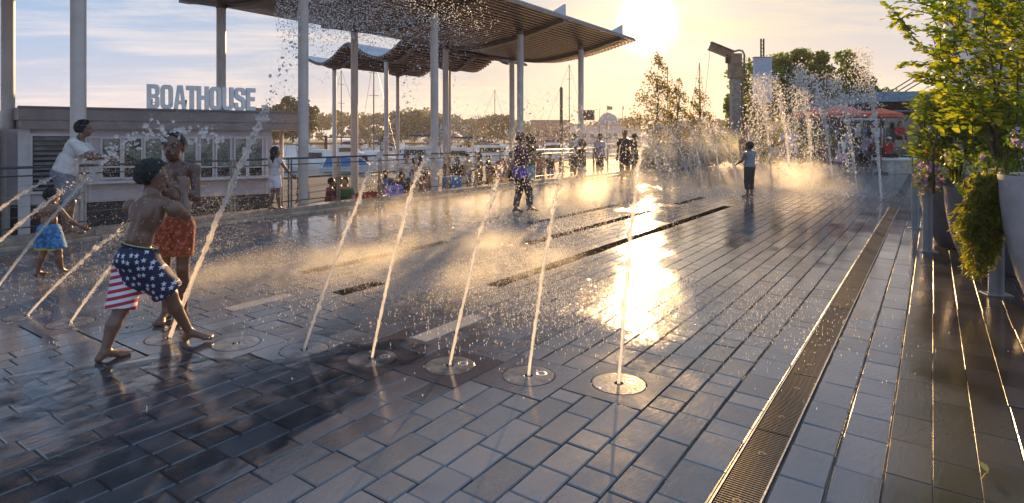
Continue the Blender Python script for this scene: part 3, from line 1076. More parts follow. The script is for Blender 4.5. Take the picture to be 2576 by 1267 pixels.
sA, zA = fac(369, 276)
sB, zB = fac(642, 279)
sg = thing('roof_sign', 'white block letters BOATHOUSE standing on the flat grey roof', 'sign', C0 + E * sA + Vector((0, 0, ZT)), rz)
hgt, dep = 0.515, 0.12
word = 'BOATHOUSE'
adv = [{'T': 0.55, 'E': 0.52, 'A': 0.575}.get(c, 0.635) for c in word]
k = (sB - sA) / (sum(adv) - 0.03)
x = 0
for ch, ad in zip(word, adv):
    o = share('letter', glyph_mesh(ch, k, hgt, dep), sg, (x, 0.02, 0.03), (R(90), 0, 0))
    x += ad * k
MB().box(((sB - sA) / 2, 0.09, 0.016), (sB - sA + 0.1, 0.10, 0.03)).build('mount_rail', M['letter_side'], sg)
for q in (0.1, 0.75, 1.4, 2.05):
    MB().box((q, 0.20, 0.16), (0.03, 0.22, 0.03), m=Matrix.Rotation(R(-40), 3, 'X')).build('brace', M['letter_side'], sg)

# ================================================================== PEOPLE: smooth blended solids turned into one continuous mesh
def sdf_mesh(prims, vox, k, cuts=(), noise=None, pad=0.03):
    """prims: ('cone', a, b, ra, rb[, plane cuts]) or ('ell', centre, radii, 3x3). Returns verts, quads."""
    lo = np.full(3, 1e9)
    hi = -lo
    boxes = []
    for p in prims:
        if p[0] == 'cone':
            r = max(p[3], p[4])
            l = np.minimum(p[1], p[2]) - r
            h = np.maximum(p[1], p[2]) + r
        else:
            r = max(p[2])
            l = np.array(p[1]) - r
            h = np.array(p[1]) + r
        boxes.append((l, h))
        lo = np.minimum(lo, l)
        hi = np.maximum(hi, h)
    lo = lo - pad
    hi = hi + pad
    n = np.ceil((hi - lo) / vox).astype(int) + 1
    D = np.full(n, 0.5, dtype=np.float32)
    ax = [lo[i] + vox * np.arange(n[i]) for i in range(3)]
    for p, (l, h) in zip(prims, boxes):
        m = k + 3 * vox + 0.02
        i0 = np.clip(np.floor((l - m - lo) / vox).astype(int), 0, n)
        i1 = np.clip(np.ceil((h + m - lo) / vox).astype(int) + 1, 0, n)
        sl = tuple(slice(i0[q], i1[q]) for q in range(3))
        X, Y, Z = np.meshgrid(ax[0][sl[0]], ax[1][sl[1]], ax[2][sl[2]], indexing='ij')
        if p[0] == 'cone':
            a, b = np.array(p[1]), np.array(p[2])
            d = b - a
            L2 = max(float(d @ d), 1e-9)
            t = np.clip(((X - a[0]) * d[0] + (Y - a[1]) * d[1] + (Z - a[2]) * d[2]) / L2, 0, 1)
            dist = np.sqrt((X - a[0] - t * d[0]) ** 2 + (Y - a[1] - t * d[1]) ** 2 + (Z - a[2] - t * d[2]) ** 2) - (p[3] + (p[4] - p[3]) * t)
        else:
            q = np.stack([X - p[1][0], Y - p[1][1], Z - p[1][2]], -1)
            if len(p) > 3 and p[3] is not None:
                q = q @ np.array(p[3])
            r = np.array(p[2])
            k0 = np.sqrt(((q / r) ** 2).sum(-1))
            k1 = np.sqrt(((q / r ** 2) ** 2).sum(-1)) + 1e-9
            dist = k0 * (k0 - 1) / k1
        pc = p[5] if (p[0] == 'cone' and len(p) > 5) else (p[4] if (p[0] == 'ell' and len(p) > 4) else ())
        for (o, nn) in pc:
            dist = np.maximum(dist, (X - o[0]) * nn[0] + (Y - o[1]) * nn[1] + (Z - o[2]) * nn[2])
        cur = D[sl]
        hh = np.clip(0.5 + 0.5 * (cur - dist) / k, 0, 1)
        D[sl] = cur * (1 - hh) + dist * hh - k * hh * (1 - hh)
    X, Y, Z = np.meshgrid(*ax, indexing='ij')
    for amp, fr in ([noise] if noise and not isinstance(noise, list) else noise or []):
        D = D + amp * (np.sin(X * fr + 1.3 * np.sin(Z * fr * 0.7)) * np.sin(Y * fr * 1.1 + 0.7) * np.sin(Z * fr * 0.93 + 1.1 * np.sin(X * fr * .6))).astype(np.float32)
    for (o, nn) in cuts:
        D = np.maximum(D, (X - o[0]) * nn[0] + (Y - o[1]) * nn[1] + (Z - o[2]) * nn[2])
    D[0], D[-1], D[:, 0], D[:, -1], D[:, :, 0], D[:, :, -1] = (0.5,) * 6
    # surface nets
    S = D < 0
    c = [S[i:n[0] - 1 + i, j:n[1] - 1 + j, q:n[2] - 1 + q] for i in (0, 1) for j in (0, 1) for q in (0, 1)]
    tot = sum(x.astype(np.int8) for x in c)
    act = (tot > 0) & (tot < 8)
    idx = np.full(act.shape, -1, dtype=np.int32)
    cells = np.argwhere(act)
    idx[act] = np.arange(len(cells))
    acc = np.zeros((len(cells), 3))
    cnt = np.zeros(len(cells))
    corners = [(i, j, q) for i in (0, 1) for j in (0, 1) for q in (0, 1)]
    for a in range(8):
        for ax_ in range(3):
            ca = corners[a]
            if ca[ax_]:
                continue
            cb = list(ca)
            cb[ax_] = 1
            va = D[cells[:, 0] + ca[0], cells[:, 1] + ca[1], cells[:, 2] + ca[2]]
            vb = D[cells[:, 0] + cb[0], cells[:, 1] + cb[1], cells[:, 2] + cb[2]]
            x = (va < 0) != (vb < 0)
            t = np.where(x, va / np.where(x, va - vb, 1), 0)
            p = np.array(ca, dtype=float)[None, :] + np.zeros((len(cells), 3))
            p[:, ax_] += t
            acc += p * x[:, None]
            cnt += x
    verts = lo + vox * (cells + acc / cnt[:, None])
    quads = []
    for ax_ in range(3):
        sa = [slice(None)] * 3
        sb = [slice(None)] * 3
        sa[ax_] = slice(0, -1)
        sb[ax_] = slice(1, None)
        A, B = S[tuple(sa)], S[tuple(sb)]
        e = np.argwhere(A != B)
        o1, o2 = [(1, 2), (2, 0), (0, 1)][ax_]
        e = e[(e[:, o1] > 0) & (e[:, o2] > 0) & (e[:, o1] < n[o1] - 1) & (e[:, o2] < n[o2] - 1)]
        flip = A[e[:, 0], e[:, 1], e[:, 2]]
        def cell(d1, d2):
            q = e.copy()
            q[:, o1] -= d1
            q[:, o2] -= d2
            return idx[q[:, 0], q[:, 1], q[:, 2]]
        f = np.stack([cell(1, 1), cell(0, 1), cell(0, 0), cell(1, 0)], 1)
        f[~flip] = f[~flip][:, ::-1]
        quads.append(f)
    quads = np.concatenate(quads)
    quads = quads[(quads >= 0).all(1)]
    return verts, quads


def v3(*a):
    return np.array(a, dtype=float)


STAND = dict(pelvis=(0, 0, .525), waist=(0, .0, .62), chest=(0, .0, .735), neck=(0, -.004, .835), head=(0, .012, .925),
             sl=(-.112, 0, .80), sr=(.112, 0, .80), el=(-.135, -.01, .63), er=(.135, -.01, .63), wl=(-.14, .04, .485), wr=(.14, .04, .485),
             hl=(-.052, 0, .50), hr=(.052, 0, .50), kl=(-.058, .015, .275), kr=(.058, .015, .275), al=(-.062, 0, .042), ar=(.062, 0, .042))


class Body:
    def __init__(s, h, pose=None, hs=1.0, fat=1.0, look=(0, 1, 0), hands=None, toes=None):
        s.h, s.hs, s.fat = h, hs, fat
        J_ = dict(STAND)
        J_.update(pose or {})
        s.J = {k: v3(*v) * h for k, v in J_.items()}
        s.look = v3(*look) / np.linalg.norm(look)
        s.hands = hands or {}
        s.toes = toes or {}

    def head_frame(s):
        f = s.look
        r = np.cross(f, v3(0, 0, 1))
        r /= np.linalg.norm(r)
        u = np.cross(r, f)
        return np.stack([r, f, u], 1)

    def body(s):
        J_, h, q = s.J, s.h, s.fat
        P = []
        cone = lambda a, b, ra, rb: P.append(('cone', a, b, ra * h, rb * h))
        sx = J_['sr'] - J_['sl']
        sx = sx / np.linalg.norm(sx)
        up = J_['neck'] - J_['pelvis']
        up = up / np.linalg.norm(up)
        fw = np.cross(up, sx)
        fw /= np.linalg.norm(fw)
        T = np.stack([sx, fw, np.cross(sx, fw)], 1)
        s.T = T
        P.append(('ell', J_['pelvis'], (.088 * h * q, .066 * h * q, .075 * h), T))
        P.append(('ell', J_['waist'], (.076 * h * q, .056 * h * q, .10 * h), T))
        P.append(('ell', J_['chest'], (.093 * h * q, .062 * h * q, .105 * h), T))
        P.append(('ell', J_['chest'] + up * .045 * h, (.098 * h * q, .052 * h, .055 * h), T))
        P.append(('ell', J_['pelvis'] - fw * .025 * h - up * .02 * h, (.08 * h * q, .055 * h * q, .055 * h), T))
        for a in 'lr':
            cone(J_['neck'] - up * .01 * h, J_['s' + a], .026, .031)
            cone(J_['s' + a], J_['e' + a], .031 * q, .0235 * q)
            m = J_['e' + a] * .7 + J_['w' + a] * .3
            cone(J_['e' + a], m, .0225, .024 * q)
            cone(m, J_['w' + a], .024 * q, .015)
            s.hand(P, a)
            cone(J_['h' + a], J_['k' + a], .052 * q, .034 * q)
            fwl = J_['k' + a] * .68 + J_['a' + a] * .32 - fw * .010 * h
            cone(J_['k' + a], fwl, .033 * q, .034 * q)
            cone(fwl, J_['a' + a], .033 * q, .0195)
            t = s.toes.get(a)
            d = v3(*t) if t else v3(fw[0], fw[1], 0)
            d = d / np.linalg.norm(d)
            an = J_['a' + a]
            heel = an - d * .022 * h + v3(0, 0, -.022 * h)
            ball = an + d * .075 * h + v3(0, 0, -.027 * h)
            toe = an + d * .105 * h + v3(0, 0, -.030 * h)
            side = np.cross(d, v3(0, 0, 1))
            cone(an, heel, .020, .020)
            cone(an + d * .01 * h, ball, .021, .0155)
            for w in (-.018, -.006, .006, .018):
                cone(ball + side * w * .8 * h, toe + side * w * h, .012, .0095)
        # neck and head
        Hf = s.head_frame()
        hd, e = J_['head'], h * s.hs
        r, f, u = Hf[:, 0], Hf[:, 1], Hf[:, 2]
        cone(J_['neck'] - up * .01 * h, hd - u * .03 * e, .033, .030)
        P.append(('ell', hd + u * .012 * e - f * .004 * e, (.045 * e, .056 * e, .056 * e), Hf))
        P.append(('ell', hd - u * .026 * e + f * .014 * e, (.034 * e, .038 * e, .040 * e), Hf))
        P.append(('ell', hd - u * .052 * e + f * .032 * e, (.018 * e, .016 * e, .014 * e), Hf))
        s.bodyP = P
        # features drawn with little blending
        Q = []
        Q.append(('cone', hd + u * .006 * e + f * .047 * e, hd - u * .016 * e + f * .060 * e, .0055 * e, .0095 * e))
        for sg in (-1, 1):
            Q.append(('ell', hd - u * .004 * e + r * sg * .045 * e - f * .006 * e, (.006 * e, .012 * e, .019 * e), Hf))
            Q.append(('cone', hd + u * .016 * e + f * .050 * e + r * sg * .008 * e, hd + u * .014 * e + f * .043 * e + r * sg * .026 * e, .0055 * e, .005 * e))
        Q.append(('cone', hd - u * .034 * e + f * .048 * e - r * .012 * e, hd - u * .034 * e + f * .048 * e + r * .012 * e, .006 * e, .006 * e))
        return P + Q

    def hand(s, P, a):
        J_, h = s.J, s.h
        w, e = J_['w' + a], J_['e' + a]
        d = w - e
        d = d / np.linalg.norm(d)
        spec = s.hands.get(a, {})
        if 'dir' in spec:
            d = v3(*spec['dir'])
            d /= np.linalg.norm(d)
        n = v3(*spec.get('palm', (0, 1, 0)))           # palm normal
        n = n - d * (n @ d)
        n = n / (np.linalg.norm(n) + 1e-9)
        sd = np.cross(d, n)
        cu = spec.get('curl', 0.35)
        sp = spec.get('spread', 0.12)
        k = h * 1.0
        pe = w + d * .048 * k
        for o in (-.015, -.005, .005, .015):
            P.append(('cone', w + d * .008 * k + sd * o * .7 * k, pe + sd * o * k, .0115 * k, .0105 * k))
        for o, L in ((-.0165, .040), (-.0055, .047), (.0055, .050), (.0165, .044)):
            b0 = pe + sd * o * k
            d1 = d + sd * (o / .0165) * sp + n * cu * .5
            d1 /= np.linalg.norm(d1)
            d2 = d + sd * (o / .0165) * sp + n * cu * 1.6
            d2 /= np.linalg.norm(d2)
            m = b0 + d1 * L * .55 * k
            P.append(('cone', b0, m, .0075 * k, .0068 * k))
            P.append(('cone', m, m + d2 * L * .5 * k, .0068 * k, .0055 * k))
        tb = w + d * .015 * k + sd * .016 * k
        td = d * .75 + sd * .65 + n * .25
        td /= np.linalg.norm(td)
        P.append(('cone', tb, tb + td * .035 * k, .0095 * k, .0075 * k))
        P.append(('cone', tb + td * .035 * k, tb + td * .035 * k + (td * .5 + d * .6) * .024 * k, .0075 * k, .006 * k))

    # ---------------------------------------------------------- clothing
    def shirt(s, sleeve=0.55, hem=0.50, loose=.012, neck=True):
        J_, h, q = s.J, s.h, s.fat
        T = s.T
        P = []
        up = T[:, 2]
        L = loose * h
        for c, r in ((J_['chest'], (.093, .062, .105)), (J_['waist'], (.082, .062, .10)), (J_['chest'] + up * .045 * h, (.098, .052, .055)), (J_['pelvis'] + up * .03 * h, (.092, .07, .075))):
            P.append(('ell', c, (r[0] * h * q + L, r[1] * h * q + L, r[2] * h + L * .4), T))
        for a in 'lr':
            P.append(('cone', J_['neck'] - up * .022 * h, J_['s' + a], .026 * h + L * .5, .033 * h + L * .6))
            if sleeve > 0:
                d = J_['e' + a] - J_['s' + a]
                e = J_['s' + a] + d * sleeve
                dn = d / np.linalg.norm(d)
                P.append(('cone', J_['s' + a], J_['s' + a] + d * min(1, sleeve + .1), .034 * h * q + L * .6, .031 * h * q + L * 1.1, ((e, dn),)))
        pl = J_['pelvis'] + up * (hem - .525) * h
        nk = J_['neck'] - up * .006 * h
        return P, ((pl, -up), (nk, up * .96 + T[:, 1] * .28))

    def shorts(s, length=0.75, loose=.016, top=0.565):
        J_, h, q = s.J, s.h, s.fat
        T = s.T
        up = T[:, 2]
        L = loose * h
        P = [('ell', J_['pelvis'], (.090 * h * q + L * .7, .068 * h * q + L * .8, .085 * h), T), ('ell', J_['pelvis'] - T[:, 1] * .022 * h - up * .02 * h, (.082 * h * q + L * .6, .06 * h * q + L * .6, .06 * h), T)]
        for a in 'lr':
            d = J_['k' + a] - J_['h' + a]
            if length <= 1.0:
                e = J_['h' + a] + d * length
                dn = d / np.linalg.norm(d)
                P.append(('cone', J_['h' + a], J_['h' + a] + d * (length + .12), .056 * h * q + L * .5, .050 * h * q + L * 1.3, ((e, dn),)))
            else:
                P.append(('cone', J_['h' + a], J_['k' + a], .055 * h * q + L * .5, .040 * h * q + L * .6))
                d2 = J_['a' + a] - J_['k' + a]
                e = J_['k' + a] + d2 * (length - 1)
                dn = d2 / np.linalg.norm(d2)
                P.append(('cone', J_['k' + a], J_['k' + a] + d2 * min(1.0, length - 1 + .1), .040 * h * q + L * .6, .030 * h * q + L * .8, ((e, dn),)))
        return P, ((J_['pelvis'] + up * (top - .525) * h, up),)

    def skirt(s, length=.20, flare=.06):
        J_, h = s.J, s.h
        up = s.T[:, 2]
        c = J_['pelvis']
        e = c - up * length * h
        return [('cone', c + up * .05 * h, c - up * (length + .05) * h, .085 * h, (.09 + flare * 1.25) * h, ((e, -up),))], ((c + up * .07 * h, up),)

    def hair(s, kind='short'):
        hd, e = s.J['head'], s.h * s.hs
        Hf = s.head_frame()
        r, f, u = Hf[:, 0], Hf[:, 1], Hf[:, 2]
        P = []
        t = {'short': .004, 'crop': .002, 'curly': .013, 'long': .010, 'afro': .022, 'bun': .006}[kind]
        face = (hd + f * .020 * e + u * .024 * e, f * .90 - u * .44)
        fringe = (hd + u * .018 * e, -u * .75 + f * .66)
        P.append(('ell', hd + u * .014 * e - f * .006 * e, (.047 * e + t * e, .058 * e + t * e, .058 * e + t * e), Hf, (face,)))
        if kind in ('long',):
            for sg in (-1, -.3, .3, 1):
                P.append(('cone', hd - f * .03 * e + r * sg * .035 * e, hd - f * .050 * e + r * sg * .042 * e - u * .13 * e, .024 * e, .014 * e))
        if kind == 'bun':
            P.append(('ell', hd + u * .06 * e - f * .05 * e, (.024 * e, .024 * e, .024 * e), Hf))
        return P, ((hd - u * (.035 if kind not in ('long',) else .2) * e, -u),)


def skin_mat(name, c, c2):
    m = bpy.data.materials.new(name)
    m.use_nodes = True
    t = NT(m.node_tree)
    b = t.n['Principled BSDF']
    tc = t.new('ShaderNodeTexCoord')
    n = t.noise(tc.outputs['Object'], 7.0, 5, 0.6)
    t.put(b.inputs['Base Color'], t.mix(t.ramp(n, .3, .7), c, c2))
    b.inputs['Roughness'].default_value = 0.42
    b.inputs['Coat Weight'].default_value = 0.28
    b.inputs['Coat Roughness'].default_value = 0.22
    t.put(b.inputs['Normal'], t.bump(t.noise(tc.outputs['Object'], 140, 3), 0.12, 0.004))
    return m


M['skin_deep'] = skin_mat('skin_deep', (0.110, 0.050, 0.032), (0.150, 0.070, 0.044))
M['skin_brown'] = skin_mat('skin_brown', (0.165, 0.080, 0.050), (0.215, 0.108, 0.068))
M['skin_tan'] = skin_mat('skin_tan', (0.36, 0.20, 0.13), (0.44, 0.26, 0.18))
M['skin_pale'] = skin_mat('skin_pale', (0.50, 0.32, 0.24), (0.56, 0.38, 0.30))
M['hair_black'] = pm('hair_black', (0.012, 0.010, 0.010), 0.6, var=0.3, scale=40, bump=0.8, bscale=120)
M['hair_brown'] = pm('hair_brown', (0.06, 0.035, 0.02), 0.55, var=0.3, scale=40, bump=0.7, bscale=120)
M['hair_grey'] = pm('hair_light', (0.35, 0.24, 0.16), 0.6, var=0.3, scale=40, bump=0.7, bscale=120)
M['eye_white'] = pm('eye_white', (0.30, 0.27, 0.25), 0.3, bump=0)
M['eye_dark'] = pm('eye_dark', (0.015, 0.01, 0.008), 0.1, bump=0)
M['lip'] = pm('lip', (0.16, 0.06, 0.055), 0.4, bump=0)
CLOTH = {}


def cloth(name, c, var=0.10, rough=0.85):
    if name not in CLOTH:
        CLOTH[name] = pm('cloth_' + name, c, rough, var=var, scale=9, bump=0.35, bscale=28)
    return CLOTH[name]


def person(label, loc, facing, h, clothes, skin='skin_brown', hair=('short', 'hair_black'), vox=0.016, group=None, pose=None, face=False, **kw):
    """facing: degrees, 0 looks away from the camera, 90 to the picture's right. clothes: list of (name, prims, cuts, material, vox scale)"""
    rot = -R(facing)
    root = thing('person', label, 'person', loc, rot, group)
    B = Body(h, pose, **kw)
    P = B.body()
    v, q = sdf_mesh(P, vox, 0.020 * h / 1.6)
    body = np_obj('body', v, q, M[skin], root, True)
    for (nm, fn, mat, args) in clothes:
        Pc, cuts = getattr(B, fn)(**args)
        v, q = sdf_mesh(Pc, vox * 1.05, 0.022 * h / 1.6, cuts, noise=(0.0035, 26.0))
        np_obj(nm, v, q, mat, root, True)
    if hair:
        Pc, cuts = B.hair(hair[0])
        nz = [(0.012, 80.0), (0.005, 170.0)] if hair[0] in ('curly', 'afro') else [(0.004, 90.0), (0.003, 190.0)]
        v, q = sdf_mesh(Pc, min(vox, 0.011), 0.012, cuts, noise=nz)
        np_obj('hair', v, q, M[hair[1]], root, True)
    if face:
        hd, e = B.J['head'], h * B.hs
        Hf = B.head_frame()
        r, f, u = Hf[:, 0], Hf[:, 1], Hf[:, 2]
        mt = Matrix(Hf.tolist())
        for sg in (-1, 1):
            c = hd + u * .005 * e + f * .0475 * e + r * sg * .0175 * e
            eye = MB().ell(c, (.0095 * e, .006 * e, .0055 * e), 12, 8, mt).build('eye', M['eye_white'], root, True)
            MB().ell(c + f * .0042 * e, (.0048 * e, .003 * e, .0048 * e), 10, 6, mt).build('iris', M['eye_dark'], eye, True)
            MB().tube([c + u * .013 * e + f * .004 * e + r * (q_ * .012) * e - u * abs(q_) * .002 * e for q_ in (-1, -.3, .4, 1)], [.0012 * e, .002 * e, .002 * e, .0012 * e], 6).build('eyebrow', M['hair_black'], root, True)
        MB().tube([hd - u * .034 * e + f * (.0535 - abs(q_) * .004) * e + r * q_ * .015 * e for q_ in (-1, -.5, 0, .5, 1)], [.002 * e, .0042 * e, .0036 * e, .0042 * e, .002 * e], 8).build('lips', M['lip'], root, True)
    return root, B


# ---------------------------------------------------------------- the striding boy in flag shorts
def flag_mat():
    m = bpy.data.materials.new('flag_print')
    m.use_nodes = True
    t = NT(m.node_tree)
    b = t.n['Principled BSDF']
    tc = t.new('ShaderNodeTexCoord')
    s = t.new('ShaderNodeSeparateXYZ')
    t.put(s.inputs[0], tc.outputs['Object'])
    x, y, z = s.outputs[0], s.outputs[1], s.outputs[2]
    # stripes run slightly downhill across the wearer's left leg
    st = t.math('SINE', t.math('MULTIPLY', t.math('ADD', z, t.math('MULTIPLY', x, -0.22)), 2 * math.pi / 0.052))
    stripes = t.mix(t.ramp(st, -0.12, 0.12), (0.42, 0.025, 0.04), (0.72, 0.66, 0.70))
    # star field: jittered cells with five pointed stars
    comb = t.new('ShaderNodeCombineXYZ')
    t.put(comb.inputs[0], t.math('ADD', x, t.math('MULTIPLY', y, 0.6)))
    t.put(comb.inputs[1], z)
    sc = 17.0
    vor = t.new('ShaderNodeTexVoronoi', voronoi_dimensions='2D', feature='F1')
    vor.inputs['Scale'].default_value = sc
    vor.inputs['Randomness'].default_value = 0.55
    t.put(vor.inputs['Vector'], comb.outputs[0])
    rel = t.vmath('SUBTRACT', comb.outputs[0], vor.outputs['Position'])
    s2 = t.new('ShaderNodeSeparateXYZ')
    t.put(s2.inputs[0], rel)
    ang = t.math('ARCTAN2', s2.outputs[0], s2.outputs[1])
    rad = t.vmath('LENGTH', rel)
    seg = 2 * math.pi / 5
    am = t.math('ABSOLUTE', t.math('SUBTRACT', t.math('FLOORED_MODULO', t.math('ADD', ang, seg / 2), seg), seg / 2))
    # star edge radius: straight line between tip (R) and notch (0.42 R)
    Rr, rn = 0.0215, 0.0092
    A_ = Vector((Rr, 0))
    B_ = Vector((rn * math.cos(seg / 2), rn * math.sin(seg / 2)))
    nx, ny = (B_ - A_).y, -(B_ - A_).x
    nl = math.hypot(nx, ny)
    nx, ny = nx / nl, ny / nl
    off = nx * A_.x
    px = t.math('MULTIPLY', rad, t.math('COSINE', am))
    py = t.math('MULTIPLY', rad, t.math('SINE', am))
    dd = t.math('SUBTRACT', t.math('ADD', t.math('MULTIPLY', px, nx), t.math('MULTIPLY', py, ny)), off)
    star = t.math('LESS_THAN', dd, 0.0) if off > 0 else t.math('GREATER_THAN', dd, 0.0)
    field = t.mix(star, (0.020, 0.022, 0.060), (0.62, 0.62, 0.70))
    # boundary between the stripes (wearer's left leg) and the stars
    edge = t.math('ADD', x, t.math('MULTIPLY', t.math('SUBTRACT', z, 0.70), 0.62))
    edge = t.math('ADD', edge, t.math('MULTIPLY', t.noise(tc.outputs['Object'], 6.0, 2), 0.02))
    t.put(b.inputs['Base Color'], t.mix(t.math('GREATER_THAN', edge, -0.065), stripes, field))
    b.inputs['Roughness'].default_value = 0.75
    t.put(b.inputs['Normal'], t.bump(t.noise(t.mapping(tc.outputs['Object'], scale=(1, 1, .5)), 22, 4), 0.5, 0.012))
    return m


M['flag'] = flag_mat()
YB = 4.66


def joints_from_picture(tab, base, rot, h):
    """tab: name -> (x, y, depth). Turns picture points with their distance into body-frame joints (unit height)."""
    Mi = Matrix.Rotation(-rot, 3, 'Z')
    return {k: tuple((Mi @ (at(*p) - base)) / h) for k, p in tab.items()}


hb = 1.50
fb_ = 24.0
base_b = Vector((at(345, 655, YB).x, YB, 0))
tab = dict(pelvis=(348, 648, 4.66), waist=(352, 592, 4.68), chest=(374, 540, 4.70), neck=(386, 492, 4.74), head=(384, 446, 4.76),
           sl=(330, 519, 4.78), sr=(440, 524, 4.64), er=(468, 545, 4.72), wr=(463, 488, 4.86), el=(392, 560, 4.98), wl=(440, 500, 5.04),
           hl=(322, 672, 4.68), hr=(372, 672, 4.64), kl=(304, 782, 4.58), kr=(428, 742, 4.74), al=(262, 888, 4.48), ar=(478, 838, 4.88))
root = thing('person', 'barefoot boy seen from behind, striding in stars and stripes swim shorts', 'person', base_b, -R(fb_))
pose = joints_from_picture(tab, base_b, -R(fb_), hb)
look = Matrix.Rotation(R(fb_), 3, 'Z') @ Vector((0.93, 0.42, -0.14))
toe_l = Matrix.Rotation(R(fb_), 3, 'Z') @ Vector((0.62, 0.78, 0))
toe_r = Matrix.Rotation(R(fb_), 3, 'Z') @ Vector((0.97, 0.22, 0))
upd = Matrix.Rotation(R(fb_), 3, 'Z') @ Vector((-0.10, 0.15, 1.0))
pal = Matrix.Rotation(R(fb_), 3, 'Z') @ Vector((-0.75, 0.6, 0.0))
B1 = Body(hb, pose, hs=1.17, fat=1.03, look=tuple(look), hands={'r': {'dir': tuple(upd), 'palm': tuple(pal), 'curl': .15, 'spread': .30}, 'l': {'dir': tuple(upd), 'palm': tuple(pal), 'curl': .2, 'spread': .2}},
          toes={'l': tuple(toe_l), 'r': tuple(toe_r)})
P = B1.body()
up_, fw_ = B1.T[:, 2], B1.T[:, 1]
sx_ = B1.T[:, 0]
for sg in (-1, 1):      # shoulder blades, lower back, buttock mass under the shorts
    P.append(('ell', B1.J['chest'] - fw_ * .048 * hb + sx_ * sg * .045 * hb + up_ * .01 * hb, (.034 * hb, .018 * hb, .05 * hb), B1.T))
    P.append(('cone', B1.J['waist'] - fw_ * .040 * hb + sx_ * sg * .022 * hb - up_ * .03 * hb, B1.J['chest'] - fw_ * .045 * hb + sx_ * sg * .022 * hb, .018 * hb, .018 * hb))
    P.append(('ell', B1.J['s' + 'lr'[(sg + 1) // 2]] - up_ * .01 * hb, (.036 * hb, .036 * hb, .04 * hb), B1.T))
v, q = sdf_mesh(P, 0.0085, 0.020)
M['skin_boy'] = skin_mat('skin_boy', (0.150, 0.072, 0.046), (0.195, 0.098, 0.064))
np_obj('body', v, q, M['skin_boy'], root, True)
# shorts: loose legs, hems cut, cloth folds
J1 = B1.J
Ps = [('ell', J1['pelvis'], (.108 * hb, .088 * hb, .085 * hb), B1.T), ('ell', J1['pelvis'] - fw_ * .022 * hb - up_ * .02 * hb, (.10 * hb, .078 * hb, .062 * hb), B1.T)]
for a, ln in (('l', .98), ('r', .90)):
    d = J1['k' + a] - J1['h' + a]
    dn = d / np.linalg.norm(d)
    e = J1['h' + a] + d * ln
    Ps.append(('cone', J1['h' + a], J1['h' + a] + d * (ln + .12), .070 * hb, .079 * hb if a == 'r' else .068 * hb, ((e, dn),)))
Ps.append(('cone', J1['hl'] * .5 + J1['hr'] * .5 - up_ * .02 * hb, (J1['kl'] * .3 + J1['kr'] * .3 + J1['pelvis'] * .4), .065 * hb, .045 * hb))
v, q = sdf_mesh(Ps, 0.0085, 0.030, ((J1['pelvis'] + up_ * .058 * hb, up_ * .97 + sx_ * .12),), noise=(0.006, 24.0))
np_obj('shorts', v, q, M['flag'], root, True)
wb = []
for (off, rr_, mt, nm) in ((.052, 1.0, 'hair_black', 'waistband'), (.061, .965, 'grass_gold', 'drawcord')):
    c = J1['pelvis'] + up_ * off * hb
    pts = []
    for k in range(33):
        th = 2 * math.pi * k / 32
        pts.append(Vector(c + sx_ * math.cos(th) * .0925 * rr_ * hb + fw_ * math.sin(th) * .073 * rr_ * hb - up_ * math.cos(th) * .012 * hb))
    wb.append((nm, pts, mt))
M['cord'] = pm('pale_cord', (0.62, 0.60, 0.36), 0.7, bump=0.1)
MB().tube(wb[0][1], .0085, 8).build('waistband', CLOTH.setdefault('black', pm('cloth_black', (0.015, 0.015, 0.02), 0.8)), root, True)
MB().tube(wb[1][1], .0045, 6).build('drawcord', M['cord'], root, True)
Ph, ch = B1.hair('curly')
v, q = sdf_mesh(Ph, 0.0048, 0.008, ch, noise=[(0.007, 95.0), (0.005, 230.0)])
np_obj('hair', v, q, M['hair_black'], root, True)
hd, e = B1.J['head'], hb * 1.17
Hf = B1.head_frame()
r_, f_, u_ = Hf[:, 0], Hf[:, 1], Hf[:, 2]
for sg in (-1, 1):
    c = hd + u_ * .005 * e + f_ * .0475 * e + r_ * sg * .0175 * e
    eye = MB().ell(c, (.0095 * e, .006 * e, .0055 * e), 12, 8, Matrix(Hf.tolist())).build('eye', M['eye_white'], root, True)
    MB().ell(c + f_ * .0042 * e, (.0048 * e, .003 * e, .0048 * e), 10, 6, Matrix(Hf.tolist())).build('iris', M['eye_dark'], eye, True)

def two_tone(name, c1, c2, zcut, ):
    m = bpy.data.materials.new(name)
    m.use_nodes = True
    t = NT(m.node_tree)
    b = t.n['Principled BSDF']
    tc = t.new('ShaderNodeTexCoord')
    s = t.new('ShaderNodeSeparateXYZ')
    t.put(s.inputs[0], tc.outputs['Object'])
    n = t.noise(tc.outputs['Object'], 30, 3)
    base = t.mix(t.ramp(n, .45, .6), c1, tuple(q * 1.9 + .03 for q in c1))
    t.put(b.inputs['Base Color'], t.mix(t.math('LESS_THAN', s.outputs[2], zcut), base, c2))
    b.inputs['Roughness'].default_value = .8
    return m


# ---------------------------------------------------------------- the taller boy facing us
p = gp(440, 806)
h2 = 1.70
person('tall shirtless boy in orange swim shorts facing us, hands raised before his chest', p, 172, h2,
       [('shorts', 'shorts', two_tone('trunks_orange', (0.20, 0.045, 0.015), (0.34, 0.12, 0.025), 0.60), dict(length=.70, loose=.004, top=.560))], 'skin_deep', ('short', 'hair_black'), 0.010, face=True, hs=1.10, fat=0.86,
       pose=dict(el=(-.128, .055, .655), er=(.128, .055, .655), wl=(-.035, .125, .735), wr=(.035, .125, .735), sl=(-.100, 0, .80), sr=(.100, 0, .80), head=(0, .016, .925), kl=(-.045, .015, .275), kr=(.045, .015, .275), al=(-.042, 0, .042), ar=(.042, 0, .042)),
       hands={'l': {'dir': (.25, .15, 1), 'palm': (.9, .2, 0), 'curl': .3}, 'r': {'dir': (-.25, .15, 1), 'palm': (-.9, .2, 0), 'curl': .3}})

